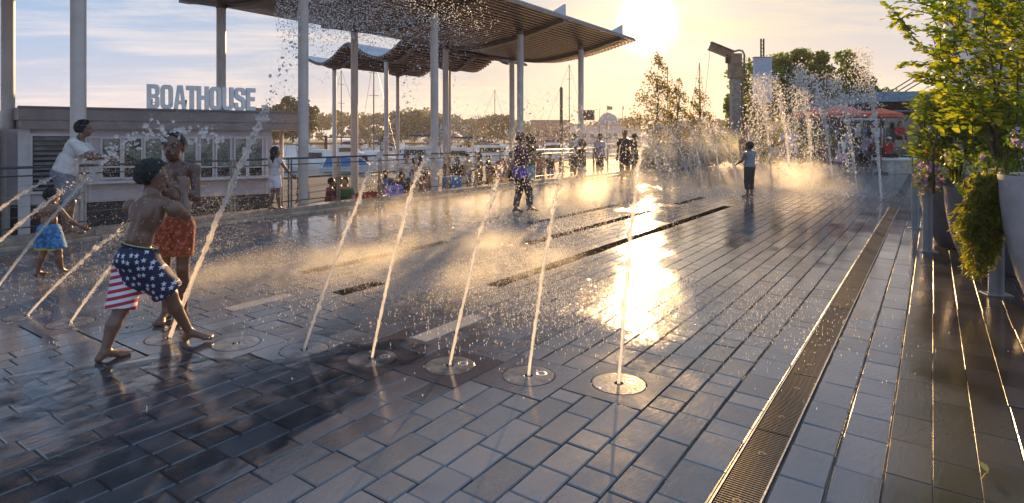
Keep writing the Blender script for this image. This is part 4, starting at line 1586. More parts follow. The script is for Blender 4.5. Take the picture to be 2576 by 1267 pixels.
p = gp(124, 695)
person('small shirtless child in blue swim trunks with yellow hem, arms spread', p, 10, 1.06,
       [('shorts', 'shorts', two_tone('trunks_blue', (0.045, 0.14, 0.30), (0.55, 0.42, 0.05), 0.335), dict(length=.86, loose=.028, top=.585))], 'skin_brown', ('short', 'hair_black'), 0.0095, hs=1.40, fat=1.18,
       pose=dict(head=(0, .03, .895), neck=(0, 0, .80), sl=(-.115, 0, .765), sr=(.115, 0, .765), el=(-.215, .02, .685), wl=(-.185, .12, .75), er=(.20, .06, .62), wr=(.285, .12, .55), hl=(-.06, 0, .49), hr=(.06, 0, .49),
                 kl=(-.085, .02, .27), kr=(.095, .02, .27), al=(-.135, -.02, .042), ar=(.115, .05, .06)), look=(.15, 1, -.25))

# ---------------------------------------------------------------- man leaning on the railing
lp = gp(168, 590, LEDGE_Z)
person('bearded man in white t-shirt and grey shorts leaning over the railing', ab(lp.dot(U), 11.2, LEDGE_Z), 62, 1.80,
       [('shirt', 'shirt', cloth('white', (0.72, 0.69, 0.68)), dict(sleeve=.75, hem=.50, loose=.018)), ('shorts', 'shorts', cloth('slate', (0.20, 0.20, 0.24)), dict(length=.95, loose=.020, top=.56))],
       'skin_brown', ('curly', 'hair_black'), 0.013, fat=1.12, face=True,
       pose=dict(waist=(0, .03, .63), chest=(0, .085, .735), neck=(0, .115, .83), head=(0, .145, .915), sl=(-.112, .10, .795), sr=(.112, .10, .795), el=(-.13, .19, .665), er=(.13, .19, .665), wl=(-.06, .31, .665), wr=(.07, .325, .665), ar=(.075, .05, .042), kr=(.07, .06, .275)),
       hands={'l': {'curl': .8}, 'r': {'curl': .8}})
root_man = bpy.context.scene.objects['person.003'] if 'person.003' in bpy.context.scene.objects else None

# ---------------------------------------------------------------- girl in white beside the railing
lp = gp(678, 528, LEDGE_Z)
person('girl with braids in white top and white shorts standing on the ledge', ab(lp.dot(U), 11.18, LEDGE_Z), 28, 1.30,
       [('top', 'shirt', cloth('white2', (0.66, 0.62, 0.63)), dict(sleeve=.35, hem=.56, loose=.008)), ('shorts', 'shorts', cloth('white3', (0.70, 0.68, 0.72)), dict(length=.62, loose=.012, top=.58))],
       'skin_brown', ('long', 'hair_black'), 0.011, hs=1.18, pose=dict(er=(.19, .05, .66), wr=(.265, .11, .56), el=(-.16, .06, .66), wl=(-.19, .16, .60), ar=(.085, .02, .042), al=(-.075, -.02, .042)), look=(.35, 1, 0))

# ---------------------------------------------------------------- figures out on the plaza and behind it
WHITE, GREY, DARKC = cloth('white', (0.7, 0.7, 0.7)), cloth('greytank', (0.22, 0.25, 0.29)), cloth('charcoal', (0.035, 0.033, 0.038))


def pp(label, x, yf, yh, facing, top, bottom, skin='skin_brown', hair=('short', 'hair_black'), z=0.0, sleeve=.6, length=.9, hem=.5, vox=.018, skirt=None, **kw):
    g = gp(x, yf, z)
    h = (yf - yh) * g.y / F
    cl = []
    if top:
        cl.append(('shirt', 'shirt', top, dict(sleeve=sleeve, hem=hem, loose=.012)))
    if bottom:
        cl.append(('trousers' if length > 1 else 'shorts', 'shorts', bottom, dict(length=length, loose=.012)))
    if skirt:
        cl.append(('skirt', 'skirt', skirt, dict(length=.17, flare=.08)))
    return person(label, g, facing, h, cl, skin, hair, vox, **kw)


pp('child in pale grey tank top and dark trousers standing on the flooded paving', 1886, 496, 355, -35, GREY, DARKC, 'skin_brown', ('crop', 'hair_black'), sleeve=0, length=1.6, hem=.49, vox=.016, hs=1.35, fat=1.12,
   pose=dict(er=(.15, .03, .65), wr=(.13, .13, .60), el=(-.15, .05, .65), wl=(-.12, .15, .60), head=(0, .01, .90), neck=(0, 0, .81), sl=(-.11, 0, .775), sr=(.11, 0, .775)))
rt, Bq = pp('soaked figure in dark trousers and purple shorts standing mid plaza', 1308, 536, 334, 70, cloth('maroon', (0.11, 0.035, 0.075)), DARKC, 'skin_deep', ('curly', 'hair_brown'), sleeve=.7, length=1.85, hem=.60, vox=.016,
            pose=dict(el=(-.13, .10, .70), wl=(-.08, .20, .78), er=(.13, .06, .66), wr=(.10, .18, .72), ar=(.06, .11, .06), kr=(.06, .09, .29), al=(-.06, -.04, .042)))
Pc, cuts = Bq.shorts(length=.30, loose=.016, top=.57)
v, q = sdf_mesh(Pc, .016, .02, cuts)
np_obj('swim_shorts', v, q, cloth('violet', (0.10, 0.07, 0.34)), rt, True)
pp('child in yellow cap carried close beside the soaked figure mid plaza', 1334, 500, 345, -60, cloth('olive', (0.16, 0.13, 0.03)), cloth('blueish', (0.20, 0.28, 0.36)), 'skin_deep', ('afro', 'hair_brown'), length=.9, vox=.018, hs=1.3)
pp('man in pale blue shirt with dark shorts under the canopy edge', 1442, 452, 335, 60, cloth('paleblue', (0.34, 0.42, 0.52)), cloth('brownish', (0.10, 0.08, 0.07)), 'skin_brown', fat=1.15, hem=.47)
pp('dripping child in dark swimwear crossing bright wet stone', 1464, 487, 352, 100, cloth('darkbrown', (0.05, 0.035, 0.03)), cloth('greyblue', (0.22, 0.24, 0.34)), 'skin_deep', length=.7, sleeve=.4, hs=1.2)
pp('adult in lavender top near the end of the railing', 1508, 452, 338, 140, cloth('lavender', (0.26, 0.24, 0.38)), cloth('charcoal', (0.03, 0.03, 0.03)), 'skin_brown', ('long', 'hair_black'), length=1.3)
pp('tall dark silhouette standing right before the cypress planters', 1572, 456, 328, 200, DARKC, DARKC, 'skin_deep', length=1.9)
pp('second dark silhouette close beside the sun glare', 1596, 452, 336, 120, cloth('umber', (0.06, 0.045, 0.04)), DARKC, 'skin_deep', length=1.7)
pp('child with light curly hair behind the child in grey', 1880, 452, 322, 180, cloth('salmon', (0.42, 0.22, 0.16)), cloth('greyblue', (0.2, 0.2, 0.3)), 'skin_tan', ('curly', 'hair_grey'), length=.9, hs=1.15)
pp('woman in white t-shirt walking behind the fountain on the right', 2121, 436, 316, 185, WHITE, cloth('slate', (0.2, 0.2, 0.24)), 'skin_brown', length=1.8, hem=.47,
   pose=dict(el=(-.14, .05, .66), wl=(-.08, .14, .62)))
pp('little girl in white top and pink checked skirt', 2116, 444, 340, 120, WHITE, None, 'skin_brown', ('afro', 'hair_black'), sleeve=.2, hem=.52, hs=1.25, skirt=cloth('pinkcheck', (0.58, 0.36, 0.42)))
pp('visitor in pale lilac shirt blurred behind the spray', 1986, 440, 318, 190, cloth('lilac', (0.45, 0.42, 0.55)), cloth('slate', (0.2, 0.2, 0.24)), 'skin_tan', length=1.2)
pp('parent in striped shirt bending over the stroller', 2172, 436, 330, 100, cloth('striped', (0.40, 0.36, 0.42)), cloth('slate', (0.2, 0.2, 0.24)), 'skin_brown', length=.9,
   pose=dict(chest=(0, .07, .73), neck=(0, .11, .82), head=(0, .15, .90), sl=(-.11, .09, .79), sr=(.11, .09, .79), er=(.13, .17, .66), wr=(.10, .27, .60)))

SIT = dict(pelvis=(0, 0, .30), waist=(0, .0, .395), chest=(0, .02, .51), neck=(0, .02, .61), head=(0, .04, .70), sl=(-.112, .02, .575), sr=(.112, .02, .575), el=(-.14, .03, .41), er=(.14, .03, .41), wl=(-.10, .17, .36), wr=(.10, .17, .36),
           hl=(-.055, .02, .28), hr=(.055, .02, .28), kl=(-.075, .25, .29), kr=(.075, .25, .29), al=(-.075, .26, .045), ar=(.075, .26, .045))


def sit(label, x, y, Y, facing, top, bottom, skin='skin_brown', hair=('short', 'hair_black'), h=1.68, zoff=0.0, vox=.02, seat=0.47, **kw):
    """seated figure whose hips are at picture point x, y at distance Y"""
    p = at(x, y, Y)
    p.z = p.z - 0.30 * h + zoff
    return person(label, p, facing, h, [('shirt', 'shirt', top, dict(sleeve=.6, hem=.5, loose=.012)), ('shorts', 'shorts', bottom, dict(length=.9, loose=.012))], skin, hair, vox, pose=SIT, **kw)

# ================================================================== LEAVES, TREES, PLANTS
def rand_rot(n, rng=RNG):
    q = rng.normal(size=(n, 4))
    q /= np.linalg.norm(q, axis=1)[:, None]
    w, x, y, z = q.T
    return np.stack([np.stack([1 - 2 * (y * y + z * z), 2 * (x * y - z * w), 2 * (x * z + y * w)], -1),
                     np.stack([2 * (x * y + z * w), 1 - 2 * (x * x + z * z), 2 * (y * z - x * w)], -1),
                     np.stack([2 * (x * z - y * w), 2 * (y * z + x * w), 1 - 2 * (x * x + y * y)], -1)], 1)


LEAF_T = np.array([(0, 0, 0), (.30, .33, .05), (.30, .70, .03), (0, 1, -.06), (-.30, .70, .03), (-.30, .33, .05), (0, .5, -.03)], dtype=float)
LEAF_F = [(0, 1, 6), (1, 2, 6), (2, 3, 6), (3, 4, 6), (4, 5, 6), (5, 0, 6)]
QUAD_T = np.array([(-.5, 0, 0), (0, -.32, .06), (.5, 0, 0), (0, .32, .06)], dtype=float)
ICO = None


def batch(template, faces, pos, rot, size):
    """copies of a template: pos (n,3), rot (n,3,3), size (n,) or (n,3)"""
    n = len(pos)
    size = np.asarray(size)
    if size.ndim == 1:
        size = size[:, None]
    t = template[None] * size[:, None, :]
    v = np.einsum('nij,nkj->nki', rot, t) + pos[:, None, :]
    k = len(template)
    f = (np.asarray(faces)[None] + (np.arange(n) * k)[:, None, None]).reshape(-1, len(faces[0]))
    return v.reshape(-1, 3), f


def frame_from(d, n0):
    """rotations whose Y axis is d and Z axis near n0 (both (n,3))"""
    d = d / np.linalg.norm(d, axis=1)[:, None]
    x = np.cross(d, n0)
    x /= np.linalg.norm(x, axis=1)[:, None] + 1e-9
    z = np.cross(x, d)
    return np.stack([x, d, z], -1)


def crown_cloud(n, clumps, rng, spread):
    idx = rng.integers(0, len(clumps), n)
    c = np.array([q[:3] for q in clumps])[idx]
    r = np.array([q[3] for q in clumps])[idx]
    p = rng.normal(size=(n, 3))
    p /= np.linalg.norm(p, axis=1)[:, None]
    p *= (rng.random(n) ** 0.45)[:, None] * r[:, None] * spread
    p[:, 2] *= 0.75
    return c + p


def tree(label, base, h, rad, n, leaf, mat, trunk_h=0.35, seed=1, group=None, shape='round', nclump=26, trunk_r=None, name='tree', bark='bark'):
    rng = np.random.default_rng(seed)
    t = thing(name, label, 'tree', base, 0, group)
    clumps = []
    z0 = h * trunk_h
    for i in range(nclump):
        if shape == 'round':
            u = rng.normal(size=3)
            u /= np.linalg.norm(u)
            u *= rng.random() ** 0.4
            z = (z0 + h) / 2 + u[2] * (h - z0) / 2 * .86
            clumps.append((u[0] * rad * .8, u[1] * rad * .8, z, rad * rng.uniform(.22, .42)))
        else:       # conical, pointed
            f = rng.random()
            z = z0 + (h - z0) * f
            rr_ = rad * (1 - f) ** 0.75 * (1 - .35 * max(0, .25 - f) / .25) + .05
            th = rng.uniform(0, 6.28)
            k = rng.uniform(.25, 1.05)
            clumps.append((math.cos(th) * rr_ * k, math.sin(th) * rr_ * k, z, max(.10 * rad, rr_ * rng.uniform(.22, .38))))
    if shape != 'round':
        for q in range(4):
            clumps.append((0, 0, h * (0.99 - .03 * q), rad * .07 * (q + 1)))
    p = crown_cloud(n, clumps, rng, 1.0)
    if shape != 'round':      # airy pointed crown with gaps between the sprays
        m_ = n * 4
        f_ = 1 - rng.random(m_) ** .62
        rr_ = rad * (1 - f_) ** .85 * (1 - .35 * np.maximum(0, .22 - f_) / .22) + .06
        th = rng.uniform(0, 2 * np.pi, m_)
        q_ = np.sqrt(rng.random(m_)) * rr_ * (1 + .25 * np.sin(th * 5 + f_ * 40))
        p = np.stack([np.cos(th) * q_, np.sin(th) * q_, z0 + (h - z0) * f_ - .25 * q_], -1)
        g_ = np.sin(p[:, 0] * 5.1 / rad + seed) * np.sin(p[:, 1] * 5.3 / rad + 2 * seed) + np.sin(p[:, 2] * 9.0 / rad + 3 * np.sin(p[:, 0] * 3 / rad)) * .8
        p = p[np.argsort(-g_ + rng.normal(size=m_) * 1.1)[:n]]
    v, f = batch(QUAD_T, [(0, 1, 2, 3)], p, rand_rot(n, rng), leaf * rng.uniform(.6, 1.35, n))
    np_obj('crown', v, f, mat, t)
    mb = MB()
    tr = trunk_r or h * (.022 if shape == 'round' else .011)
    top = Vector((rng.normal() * .03 * h, rng.normal() * .03 * h, h * .80))
    mb.tube([(0, 0, -.1), (top.x * .2, top.y * .2, h * .2), (top.x * .6, top.y * .6, h * .5), top], [tr * 1.3, tr, tr * .7, tr * .2], 8)
    for cl in clumps[:12 if shape == 'round' else 9]:
        st = Vector((top.x * .5, top.y * .5, min(cl[2] * .75, h * .55)))
        c = Vector(cl[:3])
        mb.tube([st, st.lerp(c, .55) + Vector((0, 0, .04 * h)), c], [tr * .45, tr * .28, tr * .1], 6)
    mb.build('trunk', M[bark], t, True)
    return t


# ------------------------------------------------------------------ far shore
far = [ab(-60, 290), ab(900, 290), ab(900, 420), ab(-60, 420)]
bk = MB()
vs = []
sheet('far_shore', [at(-900, 345, 262), at(3600, 345, 262), at(3600, 345, 600), at(-900, 345, 600)], -0.9, M['ground'], kind='structure')
rng = np.random.default_rng(5)
TL = [(560, 292), (640, 288), (690, 272), (740, 285), (800, 292), (850, 283), (905, 290), (960, 284), (1010, 281), (1050, 279), (1090, 276), (1140, 290), (1190, 300), (1240, 288), (1280, 300), (1330, 310), (1400, 314), (1470, 312), (1560, 296), (1620, 300), (1700, 305), (1800, 300), (1900, 300), (2400, 300), (3000, 296)]
cl = []
for i in range(1500):
    x = rng.uniform(480, 2700)
    yt = np.interp(x, [q[0] for q in TL], [q[1] for q in TL]) + rng.normal() * 5 + 4
    Y = rng.uniform(255, 300)
    ztop = H - (yt - HY) / F * Y
    z = rng.uniform(0, max(1.0, ztop - 1.8))
    z = max(z, ztop - 2.0) if rng.random() < .5 else z
    cl.append(((x - CX) / F * Y, Y, z, rng.uniform(1.8, 3.2)))
p = crown_cloud(70000, cl, rng, 1.0)
v, f = batch(QUAD_T, [(0, 1, 2, 3)], p, rand_rot(len(p), rng), rng.uniform(.9, 1.9, len(p)))
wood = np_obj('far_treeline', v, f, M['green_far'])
tag(wood, 'long dark line of trees on the far side of the water', 'trees', None, 'stuff')
for i, (x, yt, Y, rd, say) in enumerate([(738, 246, 120, 5.0, 'tall tree rising behind the right end of the boathouse roof'), (650, 268, 128, 3.2, 'small tree top showing just right of the letter E'), (688, 258, 126, 4.0, 'rounded tree between the roof sign and the tall tree'),
                                         (1078, 276, 170, 7.0, 'broad dark tree behind the marina left of the double column'), (1268, 283, 190, 6.0, 'round tree on the shore beside a bare mast'), (1010, 282, 180, 6.5, 'wide tree on the far shore behind a thin column')]):
    b_ = at(x, 345, Y)
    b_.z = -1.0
    tree(say, b_, H - (yt - HY) / F * Y + 1.0, rd, 3200, .9, M['green_far'], .18, 20 + i, 'trees on the far shore', nclump=22)

# far buildings on the shore
def far_block(name, label, cat, x0, x1, y0, Y, mat, depth=14, win=0):
    p0, p1 = at(x0, y0, Y), at(x1, y0, Y)
    t = thing(name, label, cat, ((p0.x + p1.x) / 2, Y, -0.9))
    w, hh = p1.x - p0.x, p0.z + .9
    MB().box((0, depth / 2, hh / 2), (w, depth, hh)).build('wall', mat, t)
    MB().box((0, depth / 2, hh + .25), (w + .8, depth + .8, .5)).build('roof', M['fascia'], t)
    n = int(w / 3)
    for k in range(n):
        for r in range(win):
            MB().box((-w / 2 + (k + .5) * w / n, -.02, hh * (r + .6) / (win + .3)), (w / n * .5, .08, hh / (win + 1) * .5)).build('window', M['window_dark'], t)
    return t


far_block('brick_hall', 'wide low reddish brick hall across the water behind the spray', 'building', 1338, 1432, 306, 210, M['brick_far'], win=1)
far_block('shore_terminal', 'long low pale building below the greenish dome', 'building', 1440, 1620, 318, 235, M['wall_lilac'], win=1)
dm = thing('domed_pavilion', 'small greenish dome building on the far shore with flags', 'building', at(1530, 345, 240) - Vector((0, 0, 2)))
MB().lathe([(4.2, 0), (4.2, 6.5), (4.4, 6.6), (4.4, 7.0), (4.1, 7.0), (3.9, 8.6), (3.0, 10.3), (1.6, 11.4), (0.02, 11.8)], n=24).build('dome', M['teal_roof'], dm, auto=40)
MB().lathe([(4.5, 0), (4.5, 1.0), (4.2, 1.2)], n=24).build('drum_base', M['concrete'], dm, auto=40)
for i, x in enumerate((1508, 1527, 1566)):
    fp = thing('flagpole', ['bare thin pole left of the green dome', 'pole with a dark flag right before the green dome', 'pole with furled flag right of the green dome'][i], 'flagpole', at(x, 345, 225) - Vector((0, 0, 2.5)), 0, 'poles on the far shore')
    MB().cyl((0, 0, 0), (0, 0, 14.5 if i == 1 else 13.2), .14, .08, 6).build('pole', M['mast'], fp)
    if i:
        MB().add([(0, 0, 14.0), (2.0 if i == 1 else .5, .3, 13.8), (2.1 if i == 1 else .5, .2, 12.6), (0, 0, 12.5), (0, .04, 14.0), (2.0 if i == 1 else .5, .34, 13.8), (2.1 if i == 1 else .5, .24, 12.6), (0, .04, 12.5)],
                 [(0, 1, 2, 3), (7, 6, 5, 4), (0, 4, 5, 1), (1, 5, 6, 2), (2, 6, 7, 3)]).build('flag', M['navy'], fp)

# ------------------------------------------------------------------ marina boats
def boat(label, x, Y, L, rz, kind, group='boats in the marina'):
    p = at(x, 345, Y)
    t = thing('motor_boat' if kind != 'sail' else 'sail_boat', label, 'boat', (p.x, p.y, WATER_Z), rz, group)
    B_, Hh = L * .32, L * .13 + .35
    n = 9
    vs, fs = [], []
    for i in range(n):
        s = i / (n - 1)
        x_ = -L / 2 + L * s
        w = B_ / 2 * (1 - max(0, (s - .45) / .55) ** 2.2) + .02
        sh = Hh * (1 + .35 * max(0, s - .3))
        vs += [(x_, -w, sh), (x_ * .97, -w * .72, -.2), (x_ * .97, w * .72, -.2), (x_, w, sh)]
    for i in range(n - 1):
        for k in range(3):
            fs.append((4 * i + k, 4 * i + k + 1, 4 * (i + 1) + k + 1, 4 * (i + 1) + k))
        fs.append((4 * i + 3, 4 * i, 4 * (i + 1), 4 * (i + 1) + 3))
    fs += [(0, 3, 2, 1), (4 * n - 4, 4 * n - 3, 4 * n - 2, 4 * n - 1)]
    hull = MB().add(vs, fs).build('hull', M['white'], t)
    MB().box((-L * .12, 0, Hh * .62), (L * .62, B_ * 1.0, .05)).build('rub_rail', M['navy'], hull)
    if kind in ('cabin', 'hard'):
        mb = MB()
        a, b_, z0, z1 = -L * .18, L * .22, Hh, Hh + 1.15
        mb.hexa([(a, -B_ * .36, z0), (b_ + .5, -B_ * .30, z0), (b_ + .5, B_ * .30, z0), (a, B_ * .36, z0), (a + .1, -B_ * .32, z1), (b_ - .4, -B_ * .27, z1), (b_ - .4, B_ * .27, z1), (a + .1, B_ * .32, z1)])
        cab = mb.build('cabin', M['white'], t)
        for sg in (-1, 1):
            MB().box(((a + b_) / 2, sg * B_ * .335, (z0 + z1) / 2 + .12), ((b_ - a) * .75, .06, .42)).build('window', M['window_dark'], cab)
        MB().box((b_ + .10, 0, (z0 + z1) / 2 + .15), (.10, B_ * .46, .5), m=Matrix.Rotation(R(-38), 3, 'Y')).build('windscreen', M['window_dark'], cab)
    if kind == 'hard':
        MB().bbox((-L * .08, 0, Hh + 2.05), (L * .46, B_ * .85, .14), .05).build('hardtop', M['navy'], t)
        for sx_ in (-.26, .10):
            for sg in (-1, 1):
                MB().cyl((L * sx_, sg * B_ * .36, Hh), (L * sx_, sg * B_ * .38, Hh + 2.0), .03, n=6).build('post', M['steel'], t)
    if kind == 'open':
        MB().box((-.1, 0, Hh + .35), (.9, .8, .9)).build('console', M['white'], t)
        MB().box((-.1, 0, Hh + 1.75), (2.0, B_ * .7, .08)).build('bimini', M['tan'], t)
        for sg in (-1, 1):
            MB().cyl((-.8, sg * B_ * .33, Hh), (-.5, sg * B_ * .33, Hh + 1.7), .025, n=6).build('post', M['steel'], t)
            MB().cyl((.6, sg * B_ * .33, Hh), (.4, sg * B_ * .33, Hh + 1.7), .025, n=6).build('post', M['steel'], t)
        MB().box((-L * .5 - .15, 0, Hh), (.4, .45, 1.0)).build('outboard', M['dark'], t)
    if kind == 'cover':
        mb = MB()
        mb.hexa([(-L * .45, -B_ * .48, Hh), (L * .25, -B_ * .42, Hh), (L * .25, B_ * .42, Hh), (-L * .45, B_ * .48, Hh), (-L * .40, -.08, Hh + .75), (L * .1, -.06, Hh + .6), (L * .1, .06, Hh + .6), (-L * .40, .08, Hh + .75)])
        mb.build('cover', M['canvas_blue'], t)
    if kind == 'sail':
        mh = L * 1.45
        MB().cyl((L * .08, 0, Hh), (L * .08, 0, mh), .075, .05, 8).build('mast', M['mast'], t)
        MB().cyl((L * .06, 0, Hh + 1.1), (-L * .38, 0, Hh + 1.0), .06, n=6).build('boom', M['mast'], t)
        MB().tube([(L * .04, 0, Hh + 1.2), (-L * .15, 0, Hh + 1.25), (-L * .36, 0, Hh + 1.12)], [.16, .2, .10], 8).build('furled_sail', M['navy'], t, True)
        MB().cyl((L * .08, 0, mh), (L * .49, 0, Hh + .4), .02, n=4).build('forestay', M['mast'], t)
        MB().cyl((L * .08, 0, mh), (-L * .49, 0, Hh + .2), .02, n=4).build('backstay', M['mast'], t)
        MB().box((L * .02, 0, Hh + .22), (L * .35, B_ * .5, .45)).build('cabin', M['white'], t)
        for k in range(3):
            MB().cyl((L * .08, -B_ * .22, mh * (.45 + .2 * k)), (L * .08, B_ * .22, mh * (.45 + .2 * k)), .025, n=5).build('spreader', M['mast'], t)
    return t


BO = [('white cabin cruiser right of the boathouse end', 712, 58, 9, 2.4, 'cabin'), ('small open boat moored before the white cruiser', 735, 47, 5.5, .6, 'open'), ('white boat with windscreen left of the second thin column', 808, 50, 7, 2.6, 'cabin'),
      ('boat under a bright blue cover behind the railing', 893, 46, 6.5, .2, 'cover'), ('motor boat moored behind the blue covered boat', 870, 66, 8, .4, 'hard'), ('large white boat with a dark hardtop', 1062, 50, 9.5, 2.9, 'hard'),
      ('open boat with tan bimini left of the large hardtop boat', 985, 56, 6, .5, 'open'), ('grey white boat showing just right of the double column', 1160, 52, 8, 2.7, 'hard'), ('low cruiser behind the soaked visitors', 1225, 60, 9, .3, 'cabin'),
      ('white runabout near the round shore tree', 1262, 74, 7, 2.8, 'cabin'), ('small boat with bimini close to the brick hall', 1345, 66, 6.5, .4, 'open'), ('cruiser moored under the brick hall', 1398, 82, 9, 2.8, 'cabin'), ('white boat far along the marina below the dome', 1530, 84, 8, .5, 'hard')]
for q in BO:
    boat(q[0], q[1], q[2], q[3] * .78, *q[4:])
KB = ['cabin', 'open', 'hard', 'open', 'cabin', 'hard']
WHERE = ['just left of the tall pile', 'behind the girl in white', 'beyond the navy patterned visitor', 'seen between the first two thin columns', 'behind the woman in white dress', 'seen left of the lilac bag', 'seen above the lilac bag', 'seen above the salmon top',
         'left of the double column', 'right of the double column', 'above the blue bin', 'above the yellow bag', 'left of the soaked figure', 'right of the soaked figure', 'behind the man in pale blue', 'left of the last column', 'right of the last column', 'below the dome']
for i, x in enumerate((1392, 672, 756, 858, 918, 968, 998, 1080, 1098, 1150, 1142, 1250, 1280, 1352, 1452, 1448, 1482, 1545)):
    boat(['small white cabin boat ', 'little open boat ', 'low boat with dark hardtop '][i % 3] + 'far out, ' + WHERE[i], x, [96, 84, 104, 90, 110, 76, 98][i % 7], [6.0, 5.0, 6.5, 5.5][i % 4], [.3, 2.8, .6, 2.5, .1][i % 5], ['cabin', 'open', 'hard'][i % 3], 'small boats far out')
SA = [('sailing boat whose mast rises between the two canopies', 948, 62, 8.0, 2.3, 'sail'), ('sailing boat with a leaning stay behind the big canopy columns', 868, 70, 7.6, 2.6, 'sail'), ('sailing boat with bare mast beside the round shore tree', 1236, 92, 7.2, .4, 'sail'),
      ('sailing boat with tall mast left of the last canopy column', 1421, 84, 9.2, .5, 'sail'), ('sailing boat mast showing through the left cypress', 1690, 76, 8.4, 2.2, 'sail'), ('sailing boat mast showing right behind the smaller cypress', 1754, 70, 8.2, .9, 'sail')]
for q in SA:
    boat(*q, group='sailing boats in the marina')
for i, (x, Y, hgt_) in enumerate(((1106, 64, 2.4), (1290, 60, 2.4), (1180, 70, 2.2), (960, 58, 2.2), (1412, 60, 7.1), (820, 60, 2.3))):
    pl = thing('mooring_pile', ['dark wooden pile beside the hardtop boat', 'dark pile beyond the soaked visitors', 'pile between grey boat and cruiser', 'pile behind the mast boat', 'tall weathered pile behind the railing with blunt top', 'pile left of the blue covered boat'][i], 'pile', at(x, 345, Y) * 1.0, 0, 'mooring piles')
    pl.location.z = WATER_Z
    MB().cyl((0, 0, -1), (0, 0, hgt_ + 1.0), .17, .15, 10).build('shaft', M['bark'], pl, auto=40)
    MB().cyl((0, 0, hgt_ + 1.0), (0, 0, hgt_ + 1.12), .16, .05, 10).build('cap', M['dark'], pl)
dock = thing('floating_dock', 'long pale floating dock between the moored boats', 'dock', ab(20, 45, WATER_Z), RZP)
MB().box((10, 0, .35), (70, 2.2, .25)).build('walkway', M['deck'], dock)
for k in range(7):
    MB().box((-20 + k * 10, 6, .33), (1.2, 10, .2)).build('finger', M['deck'], dock)

# ------------------------------------------------------------------ middle distance: cypresses, hoist, pylon, tree group
for i, (x, Y, yt, rd, n, say) in enumerate([(1652, 30, 124, 1.75, 5200, 'tall pointed cypress standing right under the sun'), (1708, 33, 196, 1.25, 2600, 'slim cypress just right of the tallest one'), (1760, 34, 200, 1.25, 2600, 'small cypress left of the rusty hoist')]):
    b_ = at(x, 345, Y)
    b_.z = 0.35
    tree(say, b_, H - (yt - HY) / F * Y - .35, rd, n, .115, M['green_cyp'], .14, 40 + i, 'cypresses in planters', 'cone', 60, None, name='cypress_tree')
    pot = thing('plaza_planter', ['large dark planter at the foot of the tallest cypress', 'dark planter below the slim cypress', 'dark planter below the small cypress'][i], 'planter', (b_.x, b_.y, 0), 0, 'planters below the cypresses')
    MB().lathe([(.0, .02), (.62, .02), (.80, .55), (.84, .58), (.76, .60), (.72, .46), (0, .46)], n=24).build('pot', M['planter'], pot, auto=40)
    MB().disc((0, 0, .5), .74).build('soil', M['soil'], pot)


def shrub(label, base, w, h, n, leaf, mat, seed, group=None, name='shrub'):
    rng = np.random.default_rng(seed)
    t = thing(name, label, 'shrub', base, 0, group)
    cl = [(rng.normal() * w * .32, rng.normal() * w * .3, h * rng.uniform(.25, .85), w * rng.uniform(.16, .3)) for _ in range(16)]
    p = crown_cloud(n, cl, rng, 1.0)
    p[:, 2] = np.abs(p[:, 2])
    v, f = batch(QUAD_T, [(0, 1, 2, 3)], p, rand_rot(n, rng), leaf * rng.uniform(.6, 1.3, n))
    np_obj('foliage', v, f, mat, t)
    mb = MB()
    for c in cl[:9]:
        mb.tube([(0, 0, 0), (c[0] * .5, c[1] * .5, c[2] * .6), c[:3]], [.025, .016, .006], 5)
    mb.build('stems', M['bark'], t)
    return t


for i, (x, y, w, h, say) in enumerate([(1640, 432, 1.7, 1.6, 'dark shrub below the tallest cypress'), (1690, 428, 1.9, 1.5, 'dark shrub right of the tallest cypress'), (1740, 430, 1.7, 1.4, 'low shrub below the small cypress'), (1800, 424, 2.0, 1.5, 'shrub left of the hoist base'), (1850, 420, 2.4, 1.8, 'shrub below the rusty hoist'),
                                       (1935, 418, 2.8, 2.2, 'broad bush behind the child in grey'), (2010, 416, 2.8, 2.3, 'broad bush behind the lilac visitor'), (1610, 426, 1.4, 1.1, 'low shrub at the bright end of the plaza')]):
    shrub(say, gp(x, y), w, h, 2400, .13, M['green_cyp' if i % 2 else 'green1'], 60 + i, 'shrubs along the plaza end')

cr = thing('dockside_hoist', 'rusty steel dockside hoist with an arm pointing left', 'hoist', (at(1850, 345, 42).x, 42, 0))
s_ = 42 / F
zt = H + 205 * s_
MB().box((0, 0, zt / 2), (.62, .5, zt)).build('column', M['crane_grey'], cr)
MB().box((.40, .0, zt / 2 - .3), (.12, .62, zt - .9)).build('side_channel', M['rust'], cr)
MB().box((-.05, -.02, zt - .75), (.78, .62, 1.7)).build('head_block', M['rust'], cr)
arm = MB()
ax, az = -.25, zt + .02
Ma = Matrix.Rotation(R(22), 3, 'Y')
c = Vector((-1.02, -.1, zt + .33))
arm.box(c + Ma @ Vector((0, 0, .27)), (1.75, .34, .06), m=Ma).box(c + Ma @ Vector((0, 0, -.27)), (1.75, .34, .06), m=Ma).box(c, (1.74, .05, .50), m=Ma)
for k in (-.6, 0, .6):
    arm.box(c + Ma @ Vector((k, 0, 0)), (.05, .3, .49), m=Ma)
arm.build('arm_beam', M['rust'], cr)
MB().tube([(-.15, 0, zt + .25), (.25, 0, zt + .36), (.5, 0, zt + .30), (.62, 0, zt + .05), (.63, 0, zt - 1.6)], .07, 8).build('bent_pipe', M['crane_grey'], cr, True)
MB().box((-.55, 0, zt - .25), (.22, .26, .6)).build('winch', M['dark'], cr)
MB().cyl((-1.75, -.1, zt + .75), (-2.45, -.1, 1.5), .012, n=4).build('cable', M['mast'], cr)

